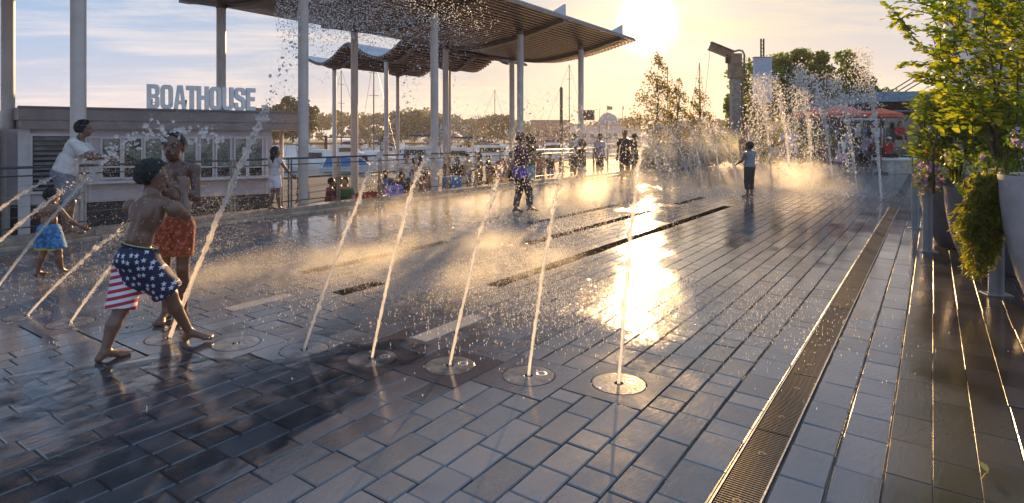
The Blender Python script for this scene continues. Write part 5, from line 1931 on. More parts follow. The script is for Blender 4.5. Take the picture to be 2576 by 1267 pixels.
py_ = thing('sign_pylon', 'blank pale blue grey panel high on two thin dark posts', 'sign', (at(1918, 345, 38).x, 38, 0))
s_ = 38 / F
MB().box((0, 0, H + 142 * s_), (43 * s_, .32, 113 * s_)).build('panel', M['sign_grey'], py_)
MB().box((0, 0, H + 199.5 * s_), (46 * s_, .36, .06)).build('panel_cap', M['crane_grey'], py_)
for sg in (-1, 1):
    MB().box((sg * .085, .02, (H + 247 * s_) / 2), (.07, .10, H + 247 * s_)).build('post', M['dark'], py_)
for k in range(5):
    MB().box((0, .02, H + (205 + k * 9) * s_), (.12, .05, .04)).build('rung', M['dark'], py_)

for i, (x, Y, yt, rd, n, say) in enumerate([(1918, 44, 118, 2.6, 5200, 'green tree right behind the sign pylon'), (2010, 46, 104, 3.4, 9000, 'largest rounded green tree behind the tall jets'), (2095, 44, 118, 2.8, 7000, 'green tree above the red parasols'), (2165, 42, 176, 2.3, 4500, 'lower tree right of the large green one'),
                                            (2215, 40, 212, 1.8, 3200, 'small dark tree at the restaurant corner'), (1870, 48, 190, 1.7, 3000, 'light leafy tree left of the sign pylon')]):
    b_ = at(x, 345, Y)
    b_.z = 0
    tree(say, b_, H - (yt - HY) / F * Y, rd, n, .30, M['green1'], .22, 80 + i, 'trees behind the fountain')

# ------------------------------------------------------------------ cafe corner on the right
sw = thing('seat_wall', 'pale rounded concrete seat wall at the end of the drain', 'wall', gp(2248, 437), -R(4))
mb = MB()
pts = [(-.95, .35), (-.95, -.05), (-.8, -.25), (-.5, -.32), (6.0, -.32), (6.0, .35)]
n = len(pts)
mb.add([(x, y, 0) for x, y in pts] + [(x, y, .60) for x, y in pts], [tuple(range(n - 1, -1, -1)), tuple(range(n, 2 * n))] + [(i, (i + 1) % n, n + (i + 1) % n, n + i) for i in range(n)])
mb.build('wall_body', M['concrete'], sw)
MB().bbox((2.52, .015, .655), (7.0, .74, .11), .03).build('coping', M['wall_pale'], sw)
for k in range(4):
    MB().box((.6 + k * 1.4, -.322, .30), (.012, .006, .58)).build('joint', M['dark'], sw)


def parasol(label, x, y, Y, w, mat, group='parasols'):
    top = at(x, y, Y)
    t = thing('parasol', label, 'parasol', (top.x, top.y, 0), random.random(), group)
    mb = MB()
    n = 8
    zt, ze = top.z + w * .08, top.z - w * .24
    vs = [(0, 0, zt)] + [(w * math.cos(i * 2 * math.pi / n), w * math.sin(i * 2 * math.pi / n), ze) for i in range(n)] + [(w * math.cos(i * 2 * math.pi / n), w * math.sin(i * 2 * math.pi / n), ze - .16) for i in range(n)]
    mb.add(vs, [(0, 1 + i, 1 + (i + 1) % n) for i in range(n)] + [(1 + i, 9 + i, 9 + (i + 1) % n, 1 + (i + 1) % n) for i in range(n)])
    mb.build('canopy', mat, t)
    MB().cyl((0, 0, .05), (0, 0, zt + .12), .03, n=8).build('pole', M['mast'], t)
    for i in range(n):
        MB().cyl((0, 0, zt - .55), (w * .6 * math.cos(i * 2 * math.pi / n), w * .6 * math.sin(i * 2 * math.pi / n), zt - w * .13), .012, n=4).build('rib', M['mast'], t)
    MB().cyl((0, 0, 0), (0, 0, .08), .28, n=14).build('foot', M['dark'], t)
    return t


RED = cloth('parasol_red', (0.66, 0.12, 0.06), rough=.7)
parasol('wide red cafe parasol partly behind the tall jets', 2112, 270, 27.5, 1.35, RED)
parasol('red cafe parasol near the restaurant corner', 2216, 276, 27, .85, RED)
parasol('faded red parasol behind the spray', 2048, 276, 30, 1.2, RED)
parasol('pale blue parasol between the red ones', 2168, 284, 30, 1.0, cloth('parasol_blue', (0.45, 0.55, 0.58), rough=.7))


def table(label, loc, group='cafe tables'):
    t = thing('cafe_table', label, 'table', loc, 0, group)
    MB().cyl((0, 0, .72), (0, 0, .75), .38, n=18).build('top', M['steel'], t, auto=40)
    for k in range(4):
        q = k * math.pi / 2 + .4
        MB().cyl((.28 * math.cos(q), .28 * math.sin(q), .72), (.34 * math.cos(q), .34 * math.sin(q), 0), .018, n=6).build('leg', M['steel'], t)
    return t


table('metal cafe table behind the person in red', gp(2272, 428))
table('metal cafe table under the wide red parasol', gp(2130, 426))
table('metal cafe table beside the restaurant corner', gp(2200, 424))

REDC, CREAM = cloth('red_shirt', (0.58, 0.04, 0.045)), cloth('cream', (0.55, 0.47, 0.40))
BLUEC, GREENC, BLK = cloth('blue_shirt', (0.10, 0.22, 0.42)), cloth('green_shirt', (0.08, 0.20, 0.09)), cloth('black', (0.02, 0.02, 0.024))
rp, rB = sit('person in bright red shirt and white cap sitting on the seat wall', 2233, 398, 27.2, 75, REDC, BLK, zoff=.16)
hd, e, Hf = rB.J['head'], rB.h, rB.head_frame()
mt = Matrix(Hf.tolist())
MB().ell(hd + Hf[:, 2] * .03 * e, (.058 * e, .068 * e, .05 * e), 14, 8, mt).build('cap', WHITE, rp, True)
MB().ell(hd + Hf[:, 2] * .022 * e + Hf[:, 1] * .065 * e, (.045 * e, .04 * e, .008 * e), 10, 6, mt).build('cap_brim', WHITE, rp, True)
sit('person in dark red shirt sitting left of the wall end', 2186, 396, 28, 250, cloth('wine', (0.26, 0.025, 0.045)), BLK)
sit('guest in pale shirt at the table behind the red shirt', 2206, 360, 31, 200, WHITE, BLUEC, 'skin_pale', ('short', 'hair_brown'), zoff=.25)
sit('guest in red top at the farthest cafe table', 2262, 358, 31, 170, REDC, BLK, 'skin_tan', ('long', 'hair_brown'), zoff=.25)
sit('guest in white shirt beneath the red parasol', 2158, 360, 32, 150, WHITE, BLK, 'skin_pale', ('short', 'hair_grey'), zoff=.25)
sit('guest in blue shirt beneath the pale parasol', 2178, 358, 33, 210, BLUEC, BLK, 'skin_tan', ('short', 'hair_brown'), zoff=.25)
sit('guest in cream top behind the child in grey', 1948, 398, 30, 160, CREAM, BLK, 'skin_tan', ('long', 'hair_brown'))
sit('guest in orange top behind the tall jets', 2066, 396, 30, 190, cloth('coral', (0.5, 0.16, 0.09)), BLK, 'skin_tan', ('short', 'hair_black'))

st = thing('baby_stroller', 'small dark stroller with a baby beside the seat wall', 'stroller', gp(2186, 440), R(20))
MB().hexa([(-.25, -.22, .35), (.3, -.22, .42), (.3, .22, .42), (-.25, .22, .35), (-.42, -.22, .82), (-.2, -.2, .78), (-.2, .2, .78), (-.42, .22, .82)]).build('seat', cloth('stroller', (0.03, 0.03, 0.045)), st)
MB().ell((-.2, 0, .86), (.26, .24, .2), 12, 8).build('hood', cloth('stroller', (0, 0, 0)), st, True)
for sx_ in (-.34, .36):
    for sg in (-1, 1):
        w = MB().lathe([(.10, -.02), (.13, -.02), (.13, .02), (.10, .02), (.10, -.02)], n=16).build('wheel', M['dark'], st)
        w.rotation_euler = (R(90), 0, 0)
        w.location = (sx_, sg * .25, .13)
        MB().cyl((sx_, sg * .25, .13), (-.1, sg * .22, .5), .014, n=6).build('frame_tube', M['steel'], st)
for sg in (-1, 1):
    MB().cyl((-.1, sg * .22, .5), (-.62, sg * .2, 1.02), .014, n=6).build('handle_tube', M['steel'], st)
MB().cyl((-.62, -.2, 1.02), (-.62, .2, 1.02), .018, n=6).build('handle', M['dark'], st)
person('baby with bare legs sitting in the dark stroller', Vector(gp(2190, 440)) + Vector((0, 0, .30)), 100, .72, [('romper', 'shirt', cloth('romper', (0.5, 0.45, 0.5)), dict(sleeve=.4, hem=.5, loose=.015))], 'skin_brown', ('crop', 'hair_black'), .014, pose=SIT, hs=1.5, fat=1.15)

rs = thing('restaurant', 'dark glass fronted restaurant with a flat blue edged roof', 'building', (18.9, 31, 0), -R(6))
MB().box((9, 5, 1.7), (17.6, 9, 3.4)).build('wall', M['shop_dark'], rs)
MB().box((9, 4.6, 3.68), (19.0, 10.6, .50)).build('roof', M['teal_roof'], rs)
for k in range(8):
    w = MB().box((1.3 + k * 2.1, .47, 1.55), (1.8, .05, 2.5)).build('window', M['glass'], rs)
    for dx in (-.93, .93):
        MB().box((1.3 + k * 2.1 + dx, .43, 1.55), (.07, .08, 2.6)).build('frame', M['mast'], w)
MB().box((9, -.2, 2.95), (17.6, 1.3, .06)).build('awning', M['teal_roof'], rs)
for k in range(3):
    MB().cyl((.2 + k * .35, -.6, 3.95), (2.6 + k * .4, 1.0, 5.1), .03, n=6).build('stay_rod', M['mast'], rs)

tw = thing('apartment_tower', 'beige apartment tower with dark bands and a rounded glazed corner', 'building', (at(2392, 345, 72).x, 72, 0), -R(38))
for fl in range(9):
    z = 2.0 + fl * 3.1
    MB().box((12, 7, z), (22, 14, 1.5)).build('spandrel', M['tower'], tw)
    MB().box((12, 7.1, z + 1.55), (21.7, 13.8, 1.6)).build('dark_band', M['tower_dark'], tw)
    for k in range(8):
        w = MB().box((2.6 + k * 2.6, .12, z + 1.55), (1.7, .1, 1.45)).build('window', M['glass'], tw)
        MB().box((2.6 + k * 2.6, .04, z + 1.55), (.09, .1, 1.45)).build('mullion', M['wall_pale'], w)
    mb = MB()
    mb.cyl((1.0, 1.0, z - .75), (1.0, 1.0, z + .75), 1.7, n=20)
    mb.build('bay_spandrel', M['wall_pale'], tw, auto=40)
    MB().cyl((1.0, 1.0, z + .75), (1.0, 1.0, z + 2.35), 1.6, n=20).build('bay_glass', M['glass'], tw, auto=40)
    for k in range(6):
        q = R(180 + k * 30)
        MB().box((1 + 1.63 * math.cos(q), 1 + 1.63 * math.sin(q), z + 1.55), (.12, .12, 1.6), rz=q).build('bay_mullion', M['wall_pale'], tw)

# ------------------------------------------------------------------ people sitting on the lower deck behind the railing
DK = [('woman in white sleeveless dress standing behind the railing', 902, 500, 388, 'stand'), ]
g = gp(902, 512, DECK_Z)
person('woman in white sleeveless dress standing on the lower deck', ab(g.dot(U), 14.0, DECK_Z), 110, 1.66, [('dress', 'shirt', WHITE, dict(sleeve=0, hem=.46, loose=.014)), ('skirt', 'skirt', cloth('wineskirt', (0.28, 0.07, 0.08)), dict(length=.16, flare=.02))], 'skin_brown', ('bun', 'hair_black'), .018,
       pose=dict(er=(.16, .07, .66), wr=(.17, .18, .55)))
for i, (x, a_off, top, fc, say) in enumerate([(828, 13.2, 'maroon', 60, 'seated figure in maroon top just right of the pale column'), (850, 13.6, 'charcoal', 120, 'seated figure in black under the railing post'), (872, 13.0, 'green_shirt', 200, 'seated figure in green top left of the woman in white'),
                                              (1010, 13.4, 'umber', 160, 'seated figure in brown behind the purple bag'), (1040, 14.2, 'charcoal', 220, 'seated figure in black beyond the third jet'), (1068, 13.2, 'salmon', 100, 'seated figure in salmon left of the double column'),
                                              (1088, 14.6, 'olive', 190, 'seated figure in olive next to the double column'), (1160, 13.6, 'cream', 140, 'seated figure in cream right of the double column'), (1200, 14.0, 'darkbrown', 80, 'seated figure in dark brown facing the boats'),
                                              (1240, 13.2, 'coral', 210, 'seated figure in coral near the yellow bag'), (970, 14.8, 'blue_shirt', 170, 'seated figure in blue between two thin columns')]):
    d = Vector(((x - CX) / F, 1, 0))
    k = a_off / d.dot(V)
    p = d * k
    person(say, (p.x, p.y, DECK_Z + .02), fc, 1.62, [('shirt', 'shirt', CLOTH.get(top, DARKC), dict(sleeve=.5, hem=.5, loose=.012)), ('shorts', 'shorts', [BLK, BLUEC, CLOTH['slate']][i % 3], dict(length=.95, loose=.012))], ['skin_brown', 'skin_deep', 'skin_tan'][i % 3],
           (['short', 'long', 'bun', 'curly'][i % 4], 'hair_black'), .022, 'people sitting on the lower deck', pose=SIT)
    sl = thing('deck_seat', 'low dark seat under the ' + say.replace('just ', ''), 'seat', (p.x, p.y, DECK_Z), -R(fc), 'deck seats')
    MB().bbox((0, -.05, .40), (.62, .44, .05), .012).build('seat_top', M['bark'], sl)
    for sg in (-1, 1):
        MB().box((sg * .25, -.05, .19), (.05, .38, .37)).build('leg', M['base_dark'], sl)
d = Vector(((762 - CX) / F, 1, 0))
p = d * (12.9 / d.dot(V))
person('visitor in navy patterned top half hidden by the pale column', (p.x, p.y, DECK_Z), 240, 1.70, [('shirt', 'shirt', cloth('navyprint', (0.05, 0.06, 0.20)), dict(sleeve=.5, hem=.45, loose=.02)), ('trousers', 'shorts', BLK, dict(length=1.8))], 'skin_deep', ('long', 'hair_black'), .018)
for x, Yq, c, say in ((706, 34, 'white', 'distant visitor in white walking by the cruiser'), (694, 34.6, 'charcoal', 'distant visitor in black beside the one in white')):
    p = at(x, 345, Yq)
    person(say, (p.x, p.y, DECK_Z), 30, 1.7, [('shirt', 'shirt', CLOTH[c], dict(sleeve=.6, hem=.47, loose=.014)), ('shorts', 'shorts', CLOTH['slate'], dict(length=.9))], 'skin_tan', ('short', 'hair_black'), .03)


CR = [(1128, 15.0, 'maroon', 40), (1150, 14.2, 'umber', 200), (1176, 15.4, 'cream', 120), (1206, 14.4, 'green_shirt', 250), (1228, 15.8, 'charcoal', 90), (1262, 14.6, 'coral', 180), (1284, 15.2, 'slate', 30), (1358, 14.4, 'salmon', 210), (1384, 15.0, 'darkbrown', 150), (1412, 14.0, 'coral', 100), (1056, 15.6, 'navyprint', 60), (1022, 15.2, 'white', 160)]
for i, (x, bb, top, fc) in enumerate(CR):
    d = Vector(((x - CX) / F, 1, 0))
    p = d * (bb / d.dot(V))
    person('standing figure in %s on the lower deck %s' % ({'slate': 'slate grey', 'green_shirt': 'green', 'navyprint': 'navy', 'umber': 'dark umber', 'charcoal': 'charcoal', 'darkbrown': 'dark brown'}.get(top, top),
           ['beside the blue bin', 'right of the blue bin', 'behind the third jet', 'between third and fourth jet', 'facing the marina', 'above the yellow bag', 'left of the soaked figure', 'right of the soaked figure', 'behind the fifth post', 'left of the pale blue man', 'before the hardtop boat', 'behind the lilac bag'][i]),
           (p.x, p.y, DECK_Z), fc, 1.6 + .04 * (i % 4), [('shirt', 'shirt', CLOTH.get(top, DARKC), dict(sleeve=.5, hem=.48, loose=.012)), ('shorts', 'shorts', [BLK, CLOTH['slate'], BLUEC][i % 3], dict(length=[.9, 1.7][i % 2], loose=.01))],
           ['skin_brown', 'skin_deep', 'skin_tan'][i % 3], (['short', 'long', 'bun', 'curly'][i % 4], 'hair_black'), .024, 'people standing on the lower deck', pose=dict(wr=(.12, .16, .60), er=(.14, .03, .64)) if i % 2 else None)


def bag(name, label, cat, x, b_, size, mat, z=LEDGE_Z):
    d = Vector(((x - CX) / F, 1, 0))
    p = d * (b_ / d.dot(V))
    t = thing(name, label, cat, (p.x, p.y, z), RZP)
    w, dp, hh = size
    MB().bbox((0, 0, hh / 2), (w, dp, hh), min(.05, hh * .3)).build('body', mat, t)
    MB().tube([(-w * .25, 0, hh), (-w * .2, 0, hh + .12), (w * .2, 0, hh + .12), (w * .25, 0, hh)], .012, 6).build('handle', M['dark'], t, True)
    return t


bag('cooler_box', 'flat bright red cooler lying on the ledge under the railing', 'cooler', 922, 11.56, (.62, .10, .16), cloth('cooler_red', (0.55, 0.07, 0.03)))
bag('beach_bag', 'lilac beach bag on the ledge by the railing', 'bag', 990, 11.55, (.62, .10, .26), cloth('bag_lilac', (0.30, 0.25, 0.55)))
bag('tote_bag', 'yellow tote bag on the lower deck beside the seated people', 'bag', 1252, 12.6, (.7, .3, .62), cloth('bag_yellow', (0.55, 0.34, 0.03)), DECK_Z + .3)
bag('waste_bin', 'bright blue bin right beside the double column', 'bin', 1137, 12.7, (.5, .4, 1.1), cloth('bin_blue', (0.05, 0.22, 0.50)), DECK_Z)
hs_ = thing('lantern_sign', 'rust brown box sign hung beside the last canopy column', 'sign', ab(22.0, 11.85, 2.55))
MB().bbox((.33, -.02, 0), (.42, .30, .42), .02, 0).build('box', M['rust'], hs_)
MB().box((.06, 0, .12), (.16, .03, .03)).build('bracket', M['mast'], hs_)

# ================================================================== RIGHT HAND PLANTERS
def planter(label, x, y, h, r, prof, mat):
    t = thing('tall_planter', label, 'planter', (x, y, 0), 0, 'tall round planters')
    P = [(0.0, 0.0)] + [(r * a, h * b) for a, b in prof] + [(r * .93, h * .985), (r * .90, h * .88), (0, h * .88)]
    MB().lathe(P, n=56).build('pot', mat, t, auto=50)
    MB().disc((0, 0, h * .91), r * .905, 30).build('soil', M['soil'], t)
    return t


PROF = [(.50, 0), (.56, .02), (.66, .14), (.77, .28), (.86, .44), (.93, .62), (.975, .82), (.985, .94), (1.0, .97), (1.0, 1.0)]
P1, P2, P3 = Vector((5.08, 5.40, 0)), Vector((5.93, 7.42, 0)), Vector((6.78, 9.20, 0))
planter('largest pale grey planter cut by the right picture edge', P1.x, P1.y, 1.31, .58, PROF, M['planter_pale'])
planter('dark grey round planter with spiky leaves and purple flowers', P2.x, P2.y, 1.04, .52, PROF, M['planter'])
planter('dark planter half hidden behind the second post', P3.x, P3.y, 1.02, .50, PROF, M['planter'])


def bollard(label, x, y, h, r):
    p = gp(x, y)
    t = thing('metal_post', label, 'post', p, R(-12), 'grey metal posts by the planters')
    MB().cyl((0, 0, .012), (0, 0, h), r, n=24).build('tube', M['post'], t, auto=40)
    MB().bbox((0, 0, .007), (r * 3.6, r * 2.6, .014), .003).build('base_plate', M['post'], t)
    for sx_ in (-1, 1):
        for sy in (-1, 1):
            MB().cyl((sx_ * r * 1.45, sy * r * .95, .014), (sx_ * r * 1.45, sy * r * .95, .026), .008, n=6).build('bolt', M['steel'], t)
    MB().cyl((0, 0, h), (0, 0, h + .012), r * 1.04, n=24).build('cap', M['steel'], t, auto=40)
    for (a, b_, c, d_) in ((-r, -r + .008, 0, .16), (r - .008, r, 0, .16), (-r, r, .15, .16)):
        MB().box(((a + b_) / 2, 0, h + .012 + (c + d_) / 2), (b_ - a, .03, d_ - c)).build('frame_bar', M['steel'], t)
    return t


bollard('grey metal post standing farthest along the planters', 2303, 575, 1.16, .058)
bollard('grey metal post beside the purple petunias', 2334, 634, 1.18, .062)
bollard('grey metal post beneath the hanging juniper', 2506, 742, 1.16, .068)

# ------------------------------------------------------------------ the leafy shrub trees above the planters
def spray_leaves(start, end, n, size, rng, droop=.12, jit=.03):
    """leaves in two ranks along an arching twig. returns twig points, positions, directions, normals, sizes"""
    s, e = np.array(start), np.array(end)
    mid = (s + e) / 2 + np.array([0, 0, np.linalg.norm(e - s) * droop])
    t = np.linspace(0.12, 1.0, n)[:, None]
    p = (1 - t) ** 2 * s + 2 * t * (1 - t) * mid + t * t * e
    d = 2 * (1 - t) * (mid - s) + 2 * t * (e - mid)
    d /= np.linalg.norm(d, axis=1)[:, None]
    upv = np.array([0, 0, 1.0])
    side = np.cross(d, upv)
    side /= np.linalg.norm(side, axis=1)[:, None] + 1e-9
    sg = np.where(np.arange(n) % 2 == 0, 1, -1)[:, None]
    dirs = d * .55 + side * sg * .8 + rng.normal(size=(n, 3)) * .28 + np.array([0, 0, -.08])
    nor = upv[None] + rng.normal(size=(n, 3)) * .42
    tt = np.linspace(0, 1, 6)[:, None]
    tw = (1 - tt) ** 2 * s + 2 * tt * (1 - tt) * mid + tt * tt * e
    return tw, p + rng.normal(size=(n, 3)) * jit * .4, dirs, nor, size * rng.uniform(.6, 1.2, n)


def leafy(name, label, base, stems, sprays, size, mat, seed, singles=0, per=14, group=None):
    rng = np.random.default_rng(seed)
    t = thing(name, label, 'shrub', base, 0, group)
    o = np.array(base)
    mb = MB()
    for s in stems:
        pts = [Vector(q) - Vector(base) for q in s]
        k = len(pts)
        mb.tube(pts, [.022 - .016 * i / (k - 1) for i in range(k)], 7)
    PP, DD, NN, SS = [], [], [], []
    for (a, b_) in sprays:
        L = np.linalg.norm(np.array(b_) - np.array(a))
        tw, p, d, nn, s = spray_leaves(np.array(a) - o, np.array(b_) - o, max(6, int(per * L / .45)), size, rng)
        mb.tube([tuple(q) for q in tw], [.007, .006, .005, .004, .003, .0015], 5)
        PP.append(p), DD.append(d), NN.append(nn), SS.append(s)
    p, d, nn, s = map(np.concatenate, (PP, DD, NN, SS))
    rot = frame_from(d, nn)
    mb.build('branches', M['bark'], t, True)['kind'] = 'stuff'
    w = p + o
    xs, ys = CX + w[:, 0] / w[:, 1] * F, HY - (w[:, 2] - H) / w[:, 1] * F
    vis = (xs > 0) & (xs < 2576) & (ys > 0) & (ys < 1267)
    order = np.argsort(np.where(vis, w[:, 1] / s, 1e9))
    one = order[:singles]
    rest = order[singles:]
    T = LEAF_T
    if singles:
        me = np_mesh('leaf', T, LEAF_F, mat, False)
        for i in one:
            o_ = bpy.data.objects.new('leaf', me)
            m4 = Matrix(rot[i].tolist()).to_4x4()
            m4.translation = Vector(p[i])
            o_.matrix_local = m4 @ Matrix.Diagonal((s[i] * 1.15, s[i], s[i], 1))
            link(o_, t)
    v, f = batch(T, LEAF_F, p[rest], rot[rest], s[rest][:, None] * np.array([[1.15, 1, 1]]))
    oo = np_obj('leaf', v, f, mat, t)
    oo['kind'] = 'stuff'
    return t


rng = np.random.default_rng(77)
# twigs of the near tree: tips by picture position and distance, each springing from one of the stems
baseA = Vector((P2.x + .12, P2.y + .1, .92))
stemsA = []
for (x, y, Y) in ((2420, 150, 7.6), (2480, 60, 7.3), (2550, -40, 7.2), (2395, 255, 7.9), (2560, 150, 7.0), (2500, 240, 7.5)):
    e = at(x, y, Y)
    m_ = baseA.lerp(e, .5) + Vector((rng.normal() * .08, rng.normal() * .08, .12))
    stemsA.append([baseA + Vector((rng.normal() * .06, rng.normal() * .06, 0)), m_, e])
tipsA = [(2232, 42, 7.9), (2240, 20, 7.8), (2262, 78, 8.0), (2290, 8, 7.7), (2310, 118, 7.8), (2266, 158, 8.2), (2300, 180, 8.0), (2330, 70, 7.7), (2345, 20, 7.6), (2350, 150, 7.7), (2330, 205, 7.9), (2285, 190, 8.1)]
spr = []
for (x, y, Y) in tipsA:
    e = at(x, y, Y)
    s0 = at(x + rng.uniform(60, 130), y + rng.uniform(10, 60), Y - .15)
    spr.append((tuple(s0), tuple(e)))
    for _ in range(2):
        s1 = Vector(s0).lerp(e, rng.uniform(.2, .6))
        spr.append((tuple(s1), tuple(Vector(e) + Vector((rng.normal() * .15, rng.normal() * .15, rng.normal() * .12)))))
for _ in range(380):
    x, y = rng.uniform(2330, 2640), rng.uniform(-60, 300)
    lim = 2300 + max(0, (y - 40)) * .15
    if x < lim:
        continue
    Y = rng.uniform(6.6, 8.3)
    e = at(x, y, Y)
    s0 = e + Vector((rng.uniform(.05, .35), rng.uniform(-.25, .25), rng.uniform(-.30, .02)))
    spr.append((tuple(s0), tuple(e)))
leafy('crape_myrtle', 'tall yellow green leafy shrub arching over the planters at right', baseA, stemsA, spr, .092, M['leaf_bright'], 3, 290, 15)
baseB = Vector((P3.x, P3.y, .9))
sprB, stemsB = [], []
for (x, y) in ((2330, 240), (2400, 280), (2300, 300), (2450, 300), (2360, 330)):
    e = at(x, y, 9.0)
    stemsB.append([baseB, baseB.lerp(e, .5) + Vector((.02, .02, .1)), e])
for _ in range(330):
    x, y = rng.uniform(2285, 2570), rng.uniform(225, 395)
    if x < 2300 and y < 290 and rng.random() < .6:
        continue
    e = at(x, y, rng.uniform(8.5, 9.7))
    s0 = e + Vector((rng.uniform(-.1, .3), rng.uniform(-.3, .3), rng.uniform(-.35, .0)))
    sprB.append((tuple(s0), tuple(e)))
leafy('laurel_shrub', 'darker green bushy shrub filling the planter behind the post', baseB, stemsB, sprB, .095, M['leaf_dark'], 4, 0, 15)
baseC = Vector((P1.x + .5, P1.y + 2.6, .9))
sprC = []
for _ in range(140):
    e = at(rng.uniform(2440, 2640), rng.uniform(250, 420), rng.uniform(7.4, 8.4))
    s0 = e + Vector((rng.uniform(-.1, .3), rng.uniform(-.3, .3), rng.uniform(-.35, .0)))
    sprC.append((tuple(s0), tuple(e)))
leafy('laurel_shrub', 'dark dense shrub behind the ornamental grass', baseC, [[baseC, baseC + Vector((0, 0, .5)), baseC + Vector((.1, 0, 1.2))]], sprC, .085, M['leaf_dark'], 6, 0, 15)


def blades(name, label, base, n, length, width, mat, seed, lean=.6, droop=.5, cat='plant', extra=None):
    rng = np.random.default_rng(seed)
    t = thing(name, label, cat, base)
    vs, fs = [], []
    for i in range(n):
        th = rng.uniform(0, 2 * math.pi)
        L = length * rng.uniform(.6, 1.15)
        r0 = rng.uniform(0, .2)
        d = np.array([math.cos(th), math.sin(th), 0])
        sd = np.array([-d[1], d[0], 0])
        k = 6
        b0 = len(vs)
        le = lean * rng.uniform(.35, 1.2)
        for j in range(k):
            s = j / (k - 1)
            c = d * (r0 * rng.uniform(.9, 1.1) + L * le * s) + np.array([0, 0, L * (s * 1.0 - droop * s * s * le)])
            w = width * (1 - s) ** .6 * (0.5 + 1.2 * s if s < .3 else 1)
            vs += [c - sd * w, c + sd * w]
        fs += [(b0 + 2 * j, b0 + 2 * j + 1, b0 + 2 * j + 3, b0 + 2 * j + 2) for j in range(k - 1)]
    np_obj('blades', vs, fs, mat, t)
    return t


blades('spiky_plant', 'spiky strap leaved plant in the dark planter with purple flowers', (P2.x - .08, P2.y - .12, .93), 46, .62, .017, M['leaf_dark'], 8, .55, .35)
blades('ornamental_grass', 'golden green arching grass in the largest planter', (P1.x + .05, P1.y - .05, 1.17), 620, .62, .0042, M['grass_gold'], 9, .75, .65)
blades('spiky_plant', 'pale green strap leaves rising behind the petunias', (P3.x - .1, P3.y - .1, .92), 30, .55, .015, M['leaf_bright'], 10, .5, .3)

# petunias and other flowers
PET = []
for k in range(5):
    a = 2 * math.pi * k / 5
    PET += [(0, 0, 0), (.62 * math.cos(a - .62), .62 * math.sin(a - .62), .34), (1.0 * math.cos(a), 1.0 * math.sin(a), .30), (.62 * math.cos(a + .62), .62 * math.sin(a + .62), .34)]
PET_T = np.array(PET)
PET_F = [(4 * k, 4 * k + 1, 4 * k + 2, 4 * k + 3) for k in range(5)]


def flowers(label, base, region, n, size, mat, seed, leaves=500, lsize=.05):
    rng = np.random.default_rng(seed)
    t = thing('flowering_plant', label, 'flowers', base)
    o = np.array(base)
    P = np.array([tuple(region(rng)) for _ in range(n)]) - o
    d = rng.normal(size=(n, 3)) * .5 + np.array([-.35, -.8, .35])
    rot = frame_from(np.cross(d, rng.normal(size=(n, 3))), d)
    me = np_mesh('flower', PET_T, PET_F, mat, False)
    for i in range(n):
        o_ = bpy.data.objects.new('flower', me)
        m4 = Matrix(rot[i].tolist()).to_4x4()
        m4.translation = Vector(P[i] + np.array([0, -.015, 0]))
        s = size * rng.uniform(.7, 1.2)
        o_.matrix_local = m4 @ Matrix.Diagonal((s, s, s, 1))
        link(o_, t)
    Q = np.array([tuple(region(rng)) for _ in range(leaves)]) - o + rng.normal(size=(leaves, 3)) * .03
    v, f = batch(LEAF_T, LEAF_F, Q, rand_rot(leaves, rng), lsize * rng.uniform(.6, 1.2, leaves))
    np_obj('foliage', v, f, M['leaf_dark'], t)
    return t


def reg(pts, Y0, Y1, sx_, sy):
    def f(rng):
        x, y = pts[rng.integers(0, len(pts))]
        return at(x + rng.normal() * sx_, y + rng.normal() * sy, rng.uniform(Y0, Y1))
    return f


flowers('mass of pale purple petunias spilling over the planter behind the post', (P3.x - .3, P3.y - .4, .95), reg([(2312, 436), (2330, 450), (2345, 440), (2325, 470), (2338, 420), (2350, 455), (2318, 455)], 8.45, 8.75, 12, 12), 64, .036, M['petal'], 12, 420, .05)
flowers('single violet flowers among spiky leaves', (P2.x, P2.y - .35, .98), reg([(2470, 405), (2490, 410), (2500, 425), (2462, 452), (2440, 478), (2476, 473), (2405, 395), (2390, 402), (2488, 500), (2430, 470)], 6.85, 7.1, 9, 9), 22, .034, M['petal'], 13, 700, .055)
flowers('few orange red blossoms above the petunias', (P3.x - .2, P3.y - .4, 1.0), reg([(2352, 400), (2345, 385), (2378, 380), (2360, 408)], 8.4, 8.7, 8, 6), 12, .034, M['petal_red'], 14, 60, .05)
flowers('pale pink blossoms at the right edge behind the grass', (P1.x + .3, P1.y + .6, 1.3), reg([(2560, 345), (2572, 360), (2548, 350)], 6.0, 6.4, 9, 9), 14, .034, M['petal'], 15, 120, .05)

